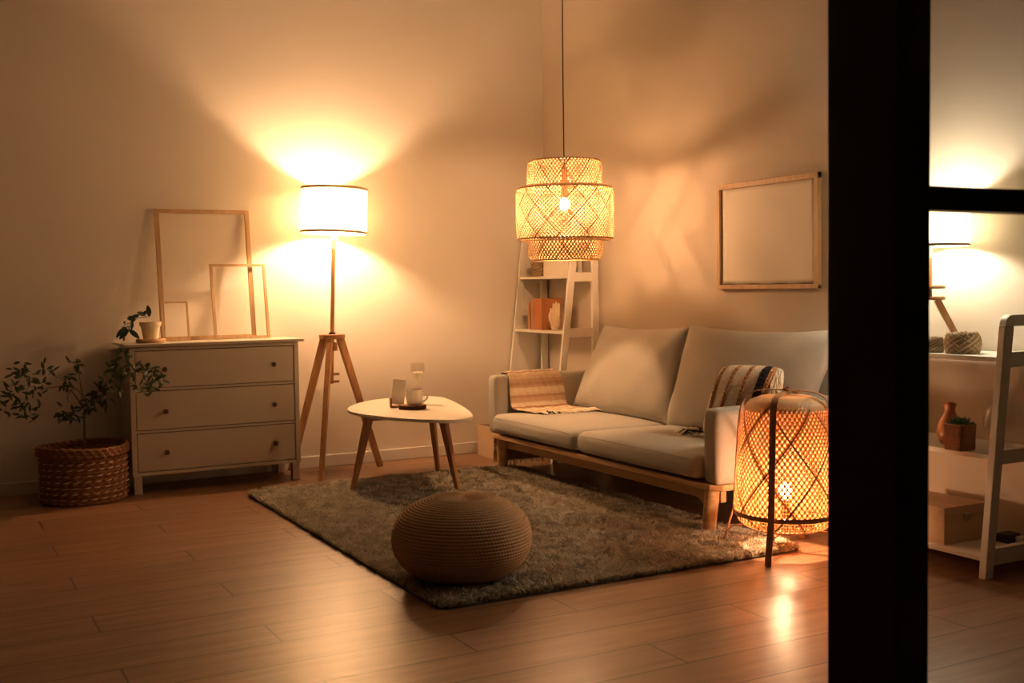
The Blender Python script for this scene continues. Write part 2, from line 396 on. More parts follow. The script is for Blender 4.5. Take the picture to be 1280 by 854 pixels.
# ------------------------------------------------------------------ basket + olive tree
def weave_basket(c, r0, r1, h, rows, ribs, amp, mtl, name, parent=None, bulge=0, lip=True, fineb=4, n=None, extra=None):
    m = MB(); n = n or ribs*4; k = rows*fineb; vs = []; fs = []
    for j in range(k+1):
        t = j/k; z = h*t; R0 = r0 + (r1-r0)*t + bulge*math.sin(PI*t)
        rr = j//fineb
        for i in range(n):
            a = 2*PI*i/n
            q = math.sin(ribs*a + (PI if rr % 2 else 0))
            band = abs(math.sin(PI*rows*t))**.7
            r = R0 + amp*(q*.6+.7)*band
            r *= 1 + .012*math.sin(2*a+1) + .008*math.sin(3*a)
            vs.append((c[0]+r*math.cos(a), c[1]+r*math.sin(a), c[2]+z + (.006*math.sin(2*a+.4) if lip else 0)*t))
    for j in range(k):
        for i in range(n): fs.append((j*n+i, j*n+(i+1)%n, (j+1)*n+(i+1)%n, (j+1)*n+i))
    # inner wall
    o = len(vs)
    for z_, rr_ in ((h, r1-.012),(.03, r0-.012)):
        for i in range(n):
            a = 2*PI*i/n; q = rr_*(1 + .012*math.sin(2*a+1) + .008*math.sin(3*a)); vs.append((c[0]+q*math.cos(a), c[1]+q*math.sin(a), c[2]+z_+(.006*math.sin(2*a+.4) if lip and z_>.1 else 0)))
    for i in range(n):
        fs.append((k*n+i, k*n+(i+1)%n, o+(i+1)%n, o+i)); fs.append((o+i, o+(i+1)%n, o+n+(i+1)%n, o+n+i))
    fs.append(tuple(o+n+i for i in range(n))); fs.append(tuple(range(n))[::-1])
    m.add(vs, fs)
    if extra: extra(m)
    return m.build(name, mtl, parent)
bc = Vector((-3.555,-.385,0))
ob = thing('woven_basket','large brown seagrass planter basket with pale dashes, left of the chest', 'basket', bc)
def stitch(ps):
    ps.mark(1)
    for row in range(7):
        z = .038 + row*.036
        for k in range(26):
            a = 2*PI*(k+.13*row+random.uniform(-.08,.08))/26; da = .075
            pts = []
            for q in (-1,-.5,0,.5,1):
                aa = a+da*q; r = (.2575+.003*(1-q*q))*(1+.012*math.sin(2*aa+1)+.008*math.sin(3*aa)); pts.append((bc.x+r*math.cos(aa), bc.y+r*math.sin(aa), z+.003*q+random.uniform(-.001,.001)))
            ps.tube(pts,[.001,.0034,.004,.0034,.001],5)
    
weave_basket(bc, .238,.243,.30,13,30,.013,[M['wick'],M['pale']],'basket_wall',ob, bulge=.0, extra=stitch)
rm = MB()
for q in range(3):
    pts = []; n = 96
    for i in range(n+1):
        a = 2*PI*i/n; r = (.256+.005*math.sin(34*a+q*2.1))*(1+.012*math.sin(2*a+1)+.008*math.sin(3*a))
        pts.append((bc.x+r*math.cos(a), bc.y+r*math.sin(a), .300+.018*q+.004*math.cos(34*a+q*2.1)+.006*math.sin(2*a+.4)))
    rm.tube(pts,.0125,8)
rm.build('rolled_rim', M['wick'], ob)

tr = thing('olive_tree','spindly small-leaved indoor tree growing from the brown woven basket', 'plant', bc+Vector((0,0,.035)))
MB().lathe([(0,.24),(.18,.235),(.226,.225)],40,bc,cap=False).build('soil', M['soil'], tr)
def W385(u, v, y=-.385):
    k = (7.267+(y+.385))/7.267 if False else 1
    f_ = 1 + (y+.385)/7.27      # nearer points subtend more
    X = -4.445 + (-3.548+4.445 + (u-105)*.0051)*f_
    Z = 1.28 + (.332-1.28 - (v-558)*.00513)*f_
    return Vector((X,y,Z))
br = MB(); lv = MB(); Y0 = -.385
B = [[(105,572,0,6),(106,540,0,6),(106,522,0,5.5),(107,513,0,5)],
 [(107,513,0,4),(99,500,-.01,3.5),(93,490,-.02,3),(80,484,-.03,2.6),(60,486,-.04,2),(45,481,-.05,1.6),(28,478,-.02,1.2),(14,490,0,.9)],
 [(93,490,-.02,2),(86,478,.02,1.6),(72,470,.05,1.2),(66,462,.06,1)],
 [(109,508,0,3),(104,488,.01,2.4),(102,470,.02,1.8),(100,455,.03,1.2)],
 [(108,511,0,3.5),(116,500,-.03,3),(126,490,-.07,2.5),(137,480,-.12,2.1),(150,469,-.17,1.8),(168,467,-.2,1.5),(184,478,-.2,1.1),(188,492,-.2,.9)],
 [(137,480,-.12,1.8),(152,482,-.15,1.5),(166,486,-.19,1.2),(178,490,-.2,1)],
 [(107,511,0,2.4),(98,514,-.04,2),(86,518,-.07,1.2)],
 [(150,469,-.17,1.5),(153,452,-.17,1.2),(152,434,-.17,.9)],
 [(45,481,-.05,1.5),(42,468,-.02,1.2),(38,455,0,1)],
 [(45,481,-.05,1.5),(40,500,-.05,1.2),(48,516,-.04,.9)],[(28,478,-.02,1.2),(20,505,-.05,1),(22,520,-.05,.7)],
 [(109,508,0,2),(130,503,-.03,1.3),(148,500,-.05,.8)],[(111,509,-.01,2),(105,495,.0,1.6),(102,480,.01,1.2)]]
for b_ in B:
    pts = [W385(u,v,Y0+dy) for u,v,dy,r in b_]; rs = [r*.0011 for *_,r in b_]
    # smooth the polyline a little
    P2=[]; R2=[]
    for i in range(len(pts)-1):
        for t in (0,.34,.67):
            P2.append(pts[i].lerp(pts[i+1],t)+Vector([random.uniform(-.002,.002) for _ in range(3)])*(1 if t else 0)); R2.append(rs[i]*(1-t)+rs[i+1]*t)
    P2.append(pts[-1]); R2.append(rs[-1]); br.tube(P2,R2,7)
hoop = [W385(96+8*math.cos(a), 499-11*math.sin(a), Y0-.03) for a in np.linspace(-.6,PI+.5,14)]
br.tube(hoop,.0022,6)
br.build('trunk_and_branches', M['stem'], tr)
CL = [(40,470,15,11,0),(28,488,12,10,0),(12,494,6,7,0),(38,502,8,8,0),(48,516,7,8,0),(20,512,5,8,0),(62,462,7,6,.05),(72,468,5,6,.05),(60,478,4,5,0),
 (86,481,6,6,0),(98,458,9,8,.02),(90,473,5,5,.02),(85,517,13,7,-.06),(97,520,8,6,-.03),(112,511,9,5,0),(118,500,11,7,-.03),(126,493,11,7,-.07),(133,485,7,6,-.1),
 (145,466,12,8,-.15),(153,471,10,8,-.17),(156,456,6,7,-.17),(166,468,6,5,-.2),(152,440,5,6,-.17),(180,470,12,8,-.2),(188,480,10,8,-.2),(187,492,7,6,-.2),(192,470,4,6,-.2),
 (150,492,5,6,-.15),(172,492,4,6,-.2),(130,503,4,5,-.03),(38,455,5,6,0),(52,490,6,7,-.04)]
for u,v,n_,sp,dy in CL:
    for _ in range(int(n_*1.5)):
        uu = u+random.gauss(0,sp*.55); vv = v+random.gauss(0,sp*.5)
        p = W385(uu,vv,Y0+dy+random.uniform(-.05,.03))
        p.y = min(p.y,-.03)
        if p.x > -3.33: p.y = min(p.y, -.50)
        d = Vector((uu-u+random.gauss(0,6), random.gauss(0,5), -(vv-v)+random.gauss(-1,6)))
        add_leaf(lv, p, d, (random.uniform(-.4,.4),-1,.5), random.uniform(.036,.062), random.uniform(.012,.021), .12, random.uniform(0,.25), 3)
lv.build('leaves', M['leaf'], tr)

# ------------------------------------------------------------------ lamps
def tripod_lamp():
    c = Vector((-1.885,-.275,0))
    r = thing('floor_lamp','oak tripod floor lamp with white drum shade between chest and corner', 'floor lamp', c)
    feet = [Vector((-2.10,-.605,0)), Vector((-1.522,-.215,0)), Vector((-2.13,-.035,0))]
    tilt = Matrix.Rotation(math.radians(2.2),3,'Y')      # pole leans a little to the right
    piv = Vector((c.x,c.y,.955))
    T = lambda z, dx=0, dy=0: piv + tilt @ Vector((dx,dy,z-.955))
    m = MB(); m.lathe([(0,-.016),(.086,-.016),(.09,-.012),(.09,.012),(.086,.016),(0,.016)],40,piv); m.build('tripod_plate', M['oakz'], r)
    for f_ in feet:
        d = (f_-Vector((c.x,c.y,0))); d.z = 0; d.normalize(); t = piv + d*.062 + Vector((0,0,-.016)); side = Vector((-d.y,d.x,0))
        MB().bar(f_, t, .030,.040,.036,.050, ref=side).build('leg', M['oakz'], r, bevel=.003)
    p = MB(); p.cyl(T(.625),T(1.565),.0145,None,20); p.build('pole', M['oakz'], r)
    k = MB(); k.lathe([(.0145,0),(.024,0),(.024,.012),(.0145,.012)],20,T(.972)); k.build('pole_collar', M['blackp'], r)
    for z in (.640,.692):
        MB().box(T(z,.022,-.01),(.060,.022,.016)).build('cable_cleat', M['oakz'], r, bevel=.002)
    MB().box(T(.885,.018,-.01),(.030,.030,.06)).build('adjusting_block', M['oakz'], r, bevel=.003)
    s = MB(); s.lathe([(0,0),(.013,0),(.016,.01),(.016,.05),(.022,.055),(.022,.10),(.016,.11),(0,.11)],20,T(1.563),tilt); s.build('lamp_socket', M['cer'], r)
    R = .229
    sh = MB(); sh.lathe([(R,-.155),(R,.155)],72,T(1.829),tilt,cap=False); so = sh.build('lamp_shade', M['shade'], r, auto=False)
    for z in (-.150,.150):
        e = MB(); e.lathe([(R+.0015,z-.008),(R+.0015,z+.008),(R-.0025,z+.008),(R-.0025,z-.008),(R+.0015,z-.008)],72,T(1.829),tilt,cap=False)
        e.build('shade_edging', M['trim'], so)
    sp = MB(); ctr = T(1.829,0,0)
    for k_ in range(3):
        a = k_*2*PI/3+.3; sp.cyl(T(1.70), T(1.68,R*math.cos(a),R*math.sin(a)),.002,None,6)
    sp.build('shade_carrier', M['cer'], so)
    MB().sphere(T(1.80),(.034,.034,.045),20,12).build('light_bulb', M['bulbA'], r)
tripod_lamp()

def small_lamp():
    c = Vector((-.20,-3.978,.951))
    r = thing('table_lamp','small tripod table lamp with drum shade standing on the low white shelf', 'table lamp', c)
    piv = Vector((c.x,c.y,1.20))
    for z in (1.20,1.253):
        MB().lathe([(0,-.008),(.070,-.008),(.073,0),(.070,.008),(0,.008)],36,(c.x,c.y,z)).build('round_plate', M['oakz'], r)
    for a in (-.49,1.5,3.1):
        d = Vector((math.cos(a),math.sin(a),0)); f_ = Vector((c.x,c.y,.9515))+d*.165
        MB().bar(f_, piv+d*.035+Vector((0,0,-.008)), .020,.026,.022,.030, ref=(-d.y,d.x,0)).build('leg', M['oakz'], r, bevel=.002)
    MB().cyl((c.x,c.y,1.20),(c.x,c.y,1.39),.012,None,16).build('pole', M['oakz'], r)
    k = MB(); k.lathe([(0,1.39),(.014,1.39),(.014,1.44),(.018,1.445),(.018,1.47),(0,1.475)],16,(c.x,c.y,0)); k.build('lamp_socket', M['cer'], r)
    R = .178; s = MB(); s.lathe([(R,1.447),(R,1.66)],64,(c.x,c.y,0),cap=False); so = s.build('lamp_shade', M['shade'], r, auto=False)
    for z in (1.450,1.657):
        e = MB(); e.lathe([(R+.0015,z-.006),(R+.0015,z+.006),(R-.002,z+.006),(R-.002,z-.006),(R+.0015,z-.006)],64,(c.x,c.y,0),cap=False)
        e.build('shade_edging', M['trim'], so)
    MB().sphere((c.x,c.y,1.53),(.028,.028,.036),18,10).build('light_bulb', M['bulbD'], r)
small_lamp()

def resample(prof, n):
    P = [Vector((a,b,0)) for a,b in prof]; L=[0]
    for i in range(1,len(P)): L.append(L[-1]+(P[i]-P[i-1]).length)
    out=[]
    for k in range(n+1):
        s = L[-1]*k/n; i = max(j for j in range(len(L)) if L[j] <= s+1e-9); i = min(i,len(P)-2)
        q = P[i].lerp(P[i+1],(s-L[i])/(L[i+1]-L[i])); out.append((q.x,q.y,s))
    return out
def weave(m, prof, n, width, c, samples=30, slope=1.0, off=.0012, dirs=(1,-1), ph=0, jit=0):
    """diagonal strips in both directions over a surface of revolution"""
    pr_ = resample(prof, samples); c = Vector(c)
    rmax = max(p[0] for p in pr_)
    for s_ in dirs:
        for k in range(n):
            th0 = 2*PI*(k+ph)/n + (random.uniform(-jit,jit)/n if jit else 0); pts=[]
            for i,(r,z,s) in enumerate(pr_):
                th = th0 + s_*slope*s/rmax; rr = r+off*s_
                pts.append(Vector((rr*math.cos(th), rr*math.sin(th), z)))
            vs=[]
            for i,p in enumerate(pts):
                t = (pts[min(i+1,len(pts)-1)]-pts[max(i-1,0)]).normalized()
                r_,z_,_ = pr_[i]; a_,b_ = pr_[min(i+1,len(pr_)-1)], pr_[max(i-1,0)]
                th = th0 + s_*slope*pr_[i][2]/rmax
                dr, dz = a_[0]-b_[0], a_[1]-b_[1]
                nv = Vector((math.cos(th)*dz, math.sin(th)*dz, -dr)).normalized()
                q = t.cross(nv).normalized()*width/2*min(1,r_/rmax+.15)
                vs += [p-q+c, p+q+c]
            m.add(vs, [(2*i,2*i+1,2*i+3,2*i+2) for i in range(len(pts)-1)])
def ring(m, c, r, z, rad, n=72): m.lathe([(r+rad*math.cos(a), z+rad*math.sin(a)) for a in [2*PI*k/8 for k in range(9)]], n, c, cap=False)

def pendant():
    c = Vector((-.796,-1.63,0))
    r = thing('pendant_lamp','tiered woven bamboo pendant lamp hanging on a black cord over the sofa', 'pendant lamp', (c.x,c.y,1.45))
    outer = [(.238,1.570),(.285,1.572),(.303,1.585),(.310,1.62),(.311,1.74),(.310,1.86),(.303,1.893),(.285,1.908),(.238,1.912)]
    low = [(.204,1.450),(.222,1.455),(.235,1.475),(.238,1.572)]; high = [(.238,1.910),(.236,2.03),(.233,2.058),(.222,2.070)]
    m = MB(); weave(m, low, 64, .0110, c, 12, .75); m.build('lower_drum', M['bam'], r, auto=False)
    m = MB(); weave(m, high, 64, .0076, c, 12, .75); m.build('upper_drum', M['bam'], r, auto=False)
    m = MB(); weave(m, outer, 78, .0062, c, 34, 1.0); o2 = m.build('outer_drum', M['bam'], r, auto=False)
    m = MB(); weave(m, [(a+.002,b) for a,b in outer], 12, .0052, c, 34, .9, .003, ph=.3, jit=.4); weave(m, [(a+.002,b) for a,b in low], 10, .0045, c, 10, .7, .003, ph=.1, jit=.4); weave(m, [(a+.002,b) for a,b in high], 10, .0045, c, 10, .7, .003, ph=.1, jit=.4)
    m.build('dark_accent_strips', M['bamd'], r, auto=False)
    for nm_, pf_, n_, w_, k_, sl_ in (('upper_shoulder',[(.240,1.916),(.27,1.915),(.304,1.900)],76,.0125,5,.5),('lower_shoulder',[(.240,1.566),(.27,1.568),(.304,1.580)],76,.0125,5,.5),('added_lid',[(.221,2.073),(.14,2.080),(.055,2.082)],64,.0105,8,1.2)):  # the lid is an unseen addition that holds back light going up
        m = MB(); weave(m, pf_, n_, w_, c, k_, sl_); m.build(nm_, M['bam'], r, auto=False)
    for rr, z, q in ((.204,1.450,.006),(.222,2.070,.006),(.300,1.583,.005),(.300,1.898,.004),(.238,1.912,.004),(.238,1.572,.005)):
        m = MB(); ring(m, c, rr, z, q); m.build('cane_hoop', M['bamh'], r)
    m = MB(); 
    for k in range(4):
        a = k*PI/2+.4; m.cyl(c+Vector((0,0,2.03)), c+Vector((.222*math.cos(a),.222*math.sin(a),2.068)),.0025,None,6)
    m.build('top_spider', M['bam'], r)
    MB().lathe([(0,2.05),(.012,2.05),(.018,2.0),(.020,1.89),(.024,1.875),(.024,1.842),(0,1.842)],20,c).build('bulb_holder', M['bamd'], r)
    MB().sphere(c+Vector((0,0,1.800)),(.033,.033,.040),20,12).build('light_bulb', M['bulbB'], r)
    pts = [c+Vector((.004*math.sin(z*2.1),.003*math.cos(z*1.7),z)) for z in np.linspace(2.04,HC-.02,18)]
    pts[0] = c+Vector((0,0,2.04)); MB().tube(pts,.0038,8).build('hanging_cord', M['cord'], r)
    MB().lathe([(0,HC-.03),(.05,HC-.028),(.055,HC-.002),(0,HC-.002)],24,c+Vector((.004*math.sin(HC*2.1),0,0))).build('ceiling_rose', M['black'], r)
pendant()

def basket_lamp():
    c = Vector((-.824,-3.675,0))
    r = thing('basket_lamp','glowing woven bamboo floor lantern on bent strap legs beside the sofa arm', 'floor lamp', c)
    prof = [(.150,.118),(.190,.128),(.222,.155),(.236,.190),(.238,.225),(.236,.30),(.231,.40),(.222,.50),(.210,.60),(.200,.66),(.186,.700),(.160,.728),(.12,.742)]
    m = MB(); weave(m, prof, 58, .0098, c, 44, .765, .0016); m.build('woven_body', M['bam2'], r, auto=False)
    m = MB(); weave(m, [(a+.002,b) for a,b in prof], 6, .0085, c, 44, .765, .0028, ph=.4, jit=.3); m.build('dark_accent_strips', M['bamd'], r, auto=False)
    # closed woven crown
    m = MB(); weave(m, [(.193,.685),(.186,.705),(.160,.731),(.12,.746),(.06,.752),(.012,.754)], 58, .0125, c, 16, 1.1, .0022); m.build('crown', M['bamc'], r, auto=False)
    m = MB(); m.lathe([(.2385,.183),(.2415,.183),(.2425,.205),(.2395,.205),(.2385,.183)],80,c,cap=False); ring(m,c,.150,.118,.006); m.build('bottom_hoop', M['strap'], r)
    f = Vector((.4755,.8797,0)); rt = Vector((.8797,-.4755,0))
    feet = [(-.15,-.275),(-.275,.15),(.15,.275),(.275,-.15)]
    feet = [c + rt*a + f*b for a,b in feet]
    for (A, Bf) in ((feet[0],feet[2]),(feet[1],feet[3])):
        d = (Bf-A); d.z=0; d.normalize(); side = Vector((-d.y,d.x,0)); zt = .775 if A is feet[1] else .766
        pts=[]
        for (q,z) in ((-.313,0),(-.2555,.195),(-.241,.40),(-.228,.60),(-.218,.675),(-.205,.72),(-.18,.75),(-.14,zt-.006),(-.08,zt),(0,zt+.002),(.08,zt),(.14,zt-.006),(.18,.75),(.205,.72),(.218,.675),(.228,.60),(.241,.40),(.2555,.195),(.313,0)):
            pts.append(c+d*q+Vector((0,0,z)))
        vs=[]; 
        for i,p in enumerate(pts):
            t=(pts[min(i+1,len(pts)-1)]-pts[max(i-1,0)]).normalized(); nn=t.cross(side).normalized()
            for a_,b_ in ((-1,-1),(1,-1),(1,1),(-1,1)): vs.append(p+side*a_*.0150+nn*b_*.0022)
        fs=[]
        for i in range(len(pts)-1):
            for k in range(4): fs.append((i*4+k,i*4+(k+1)%4,(i+1)*4+(k+1)%4,(i+1)*4+k))
        fs += [(3,2,1,0),tuple(len(vs)-4+k for k in range(4))]
        MB().add(vs,fs).build('bent_strap', M['strap'], r)
    for F in feet:
        d = (F-c); d.z=0; d.normalize(); side = Vector((-d.y,d.x,0))
        pts=[c+d*q+Vector((0,0,z)) for q,z in ((.309,.002),(.301,.04),(.285,.08),(.262,.102),(.22,.112),(.15,.113),(.02,.113))]
        vs=[]
        for i,p in enumerate(pts):
            t=(pts[min(i+1,len(pts)-1)]-pts[max(i-1,0)]).normalized(); nn=t.cross(side).normalized()
            for a_,b_ in ((-1,-1),(1,-1),(1,1),(-1,1)): vs.append(p+side*a_*.009+nn*b_*.003)
        fs=[]
        for i in range(len(pts)-1):
            for k in range(4): fs.append((i*4+k,i*4+(k+1)%4,(i+1)*4+(k+1)%4,(i+1)*4+k))
        fs += [(3,2,1,0),tuple(len(vs)-4+k for k in range(4))]
        MB().add(vs,fs).build('foot_brace', M['strap'], r)
    MB().lathe([(0,.118),(.05,.118),(.05,.126),(.02,.13),(.02,.25),(0,.25)],20,c).build('lamp_socket', M['blackp'], r)
    MB().sphere(c+Vector((0,0,.295)),(.032,.032,.04),18,10).build('light_bulb', M['bulbC'], r)
    k = MB()
    for q in range(5): k.sphere(c+Vector((.01*math.cos(q*1.3),.01*math.sin(q*1.3),.772+.004*q)),.006,8,6)
    k.build('red_tie', mat('red_thread',(.35,.04,.02),.7), r)
basket_lamp()

# ------------------------------------------------------------------ coffee table
def catmull(P, n=8):
    out=[]; m=len(P)
    for i in range(m):
        p0,p1,p2,p3=[Vector((*P[(i+k-1)%m],0)) for k in range(4)]
        for j in range(n):
            t=j/n; q=.5*((2*p1)+(-p0+p2)*t+(2*p0-5*p1+4*p2-p3)*t*t+(-p0+3*p1-3*p2+p3)*t**3); out.append((q.x,q.y))
    return out
def coffee_table():
    r = thing('coffee_table','rounded-triangle white coffee table on three reddish wooden legs', 'table', (-1.64,-1.15,0))
    out = [(-2.002,-.875),(-1.821,-.58),(-1.607,-.415),(-1.412,-.375),(-1.262,-.405),(-1.185,-.50),(-1.190,-.663),(-1.264,-.988),(-1.379,-1.38),(-1.480,-1.650),(-1.560,-1.77),(-1.681,-1.815),(-1.789,-1.736),(-1.883,-1.597),(-1.964,-1.416),(-2.031,-1.16)]
    poly = catmull(out,5)
    MB().prism(poly[::-1] ,.488,.510).build('table_top', M['top'], r, bevel=.006, seg=3)
    cen = Vector((-1.66,-1.14,0))
    for fx,fy in ((-2.08,-1.147),(-1.512,-1.497),(-1.328,-.798)):
        f_ = Vector((fx,fy,.012)); d = (cen-f_); d.z=0; d.normalize(); t = f_ + d*.125; t.z=.487; side=Vector((-d.y,d.x,0))
        l = MB().bar(f_, t, .028,.028,.040,.055, ref=side).build('leg', M['walnut'], r, bevel=.006)
        a = t+d*.01; a.z=.470; b = cen.copy(); b.z=.470
        MB().bar(a, b, .035,.034, ref=side).build('apron_rail', M['walnut'], r, bevel=.003)
coffee_table()
ZT = .5102
cc = Vector((-1.655,-1.14,ZT))
ws = thing('wood_slice_coaster','round sawn wood slice with dark bark edge under the mug', 'coaster', cc)
pts=[(cc.x+(.088+.004*math.sin(3*a)+.002*math.sin(11*a))*math.cos(a), cc.y+(.088+.004*math.sin(3*a)+.002*math.sin(11*a))*math.sin(a)) for a in [2*PI*k/60 for k in range(60)]]
MB().prism(pts,ZT+.0005,ZT+.024).build('bark_edge', M['bark'], ws)
MB().prism([(cc.x+(x-cc.x)*.93,cc.y+(y-cc.y)*.93) for x,y in pts],ZT+.02,ZT+.0255).build('sawn_face', M['slice'], ws)
mc = cc+Vector((.012,.0,.0258))
mg = thing('mug','plain white ceramic mug standing on the wood slice', 'mug', mc)
k_=1.06
MB().lathe([(0,0),(.040,0),(.047,.006),(.054,.04),(.057,.098),(.0545,.099),(.051,.05),(.044,.012),(0,.010)],48,mc).build('cup_body', M['cer'], mg)
hd=Vector((.88,-.475,0)); hp=[]
for a in np.linspace(-1.45,1.45,14): hp.append(mc+hd*(.050+.034*math.cos(a))+Vector((0,0,.056+.034*math.sin(a))))
MB().tube(hp,.0058,10).build('handle', M['cer'], mg)
MB().lathe([(0,.082),(.0525,.082)],32,mc,cap=False).build('coffee', M['soil'], mg)
# card holder with blank card
kc = Vector((-1.70,-1.02,ZT))
kh = thing('card_holder','reddish wooden holder with a blank white card behind the mug', 'card holder', kc)
ux = Vector((.95,-.31,0)); uy = Vector((.31,.95,0))
RM = Matrix((ux,uy,Vector((0,0,1)))).transposed()
tm = MB(); tm.box(kc+RM@Vector((.0,.03,.006)),(.115,.085,.012),RM)
tm.box(kc+RM@Vector((-.052,.03,.035)),(.012,.085,.058),RM); tm.box(kc+RM@Vector((.062,.03,.028)),(.010,.085,.045),RM)
tm.build('wooden_stand', M['slice'], kh, bevel=.002)
tl_=Matrix.Rotation(math.radians(-12),3,'X'); sk=Matrix.Rotation(math.radians(7),3,'Y')
MB().box(kc+RM@Vector((.002,.045,.098)),(.085,.006,.165),RM@sk@tl_).build('blank_card', M['paper'], kh, bevel=.002)
# hourglass
hc = Vector((-1.515,-.905,ZT))
hg = thing('hourglass','clear glass hourglass with white sand standing behind the mug', 'hourglass', hc)
MB().lathe([(.0,.0),(.040,.002),(.044,.012),(.044,.075),(.034,.105),(.010,.135),(.005,.142),(.010,.150),(.034,.190),(.046,.215),(.047,.262),(.042,.277),(.025,.282),(0,.283)],40,hc,cap=False).build('glass_body', M['vglass'], hg)
MB().lathe([(0,.146),(.006,.149),(.020,.172),(.038,.205),(.040,.210),(.034,.217),(0,.214)],32,hc).build('upper_sand', M['sand'], hg)
MB().lathe([(0,.008),(.040,.008),(.041,.03),(.02,.052),(0,.06)],32,hc).build('lower_sand', M['sand'], hg)

# ------------------------------------------------------------------ soft shapes
def soft_box(m, c, size, r, n=14, puff=(0,0,0), rot=None, fn=None):
    """rounded box; puff bulges each face pair outward at its middle"""
    h = [s/2 for s in size]; c = Vector(c)
    g = [-math.cos(PI*k/n)*.5 - math.copysign(.5*(1-abs(math.cos(PI*k/n)))*0, 1) for k in range(n+1)]
    g = [2*x for x in g]; g = [math.copysign(abs(x)**.8, x) for x in g]
    def mapp(p):
        q = Vector([p[i]*h[i] for i in range(3)])
        inn = Vector([max(-(h[i]-r), min(h[i]-r, q[i])) for i in range(3)]); d = q-inn
        if d.length>1e-9: q = inn + d.normalized()*r
        u = [q[i]/h[i] for i in range(3)]
        for ax in range(3):
            if puff[ax]:
                o1,o2=[k for k in range(3) if k!=ax]
                q[ax] += puff[ax]*u[ax]*max(0,1-u[o1]**2)**.7*max(0,1-u[o2]**2)**.7
        if fn: q = fn(q)
        if rot is not None: q = rot@q
        return q+c
    for ax in range(3):
        a1,a2=[(1,2),(2,0),(0,1)][ax]
        for sg in (-1,1):
            vs=[]
            for i in range(n+1):
                for j in range(n+1):
                    p=[0,0,0]; p[ax]=sg; p[a1]=g[i]; p[a2]=g[j]; vs.append(mapp(p))
            fs=[]
            for i in range(n):
                for j in range(n):
                    q=(i*(n+1)+j,(i+1)*(n+1)+j,(i+1)*(n+1)+j+1,i*(n+1)+j+1); fs.append(q if sg>0 else q[::-1])
            m.add(vs,fs)
    return m
def weld(o, d=.0004):
    bm=bmesh.new(); bm.from_mesh(o.data); bmesh.ops.remove_doubles(bm, verts=bm.verts, dist=d); bmesh.ops.recalc_face_normals(bm, faces=bm.faces)
    bm.to_mesh(o.data); bm.free()
    for p in o.data.polygons: p.use_smooth=True
    return o
def pillow_fn(c00,c10,c11,c01,t,conc=.05,seed=0,wr=.006,pw=2.6,top_sag=0,rc=0):
    c00,c10,c11,c01=map(Vector,(c00,c10,c11,c01)); nrm=(c10-c00).cross(c01-c00).normalized()
    rs=random.Random(seed); ph=[rs.uniform(0,6) for _ in range(8)]
    def S(a,b,sd,front=1):
        u=a*(1-conc*(1-b*b)-rc*a*a*b**4); v=b*(1-conc*(1-a*a)-rc*b*b*a**4)
        s=(u+1)/2; q=(v+1)/2
        p=c00*(1-s)*(1-q)+c10*s*(1-q)+c11*s*q+c01*(1-s)*q
        th=t/2*(max(0,1-abs(a)**pw)*max(0,1-abs(b)**pw))**.55
        w=wr*(math.sin(5*a+3*b+ph[0])+.7*math.sin(9*a-6*b+ph[1])+.5*math.sin(4*b-11*a+ph[2]))*(abs(a*b)**.5*.8+.2)*min(1,th/(t*.15))
        p=p+nrm*(th*sd+w*(1 if th>0.001 else 0))
        p.z-=top_sag*(1-a*a)*max(0,b)
        return p
    return S
def pillow(m,*args,n=36,**kw):
    S=pillow_fn(*args,**kw); g=[math.sin(PI/2*(-1+2*k/n)) for k in range(n+1)]
    for sd in (1,-1):
        vs=[S(a,b,sd) for a in g for b in g]; fs=[]
        for i in range(n):
            for j in range(n):
                q=(i*(n+1)+j,(i+1)*(n+1)+j,(i+1)*(n+1)+j+1,i*(n+1)+j+1); fs.append(q if sd>0 else q[::-1])
        m.add(vs,fs)
    m.uv=[((a+1)/2,(b+1)/2) for _ in (0,1) for a in g for b in g]
    return S

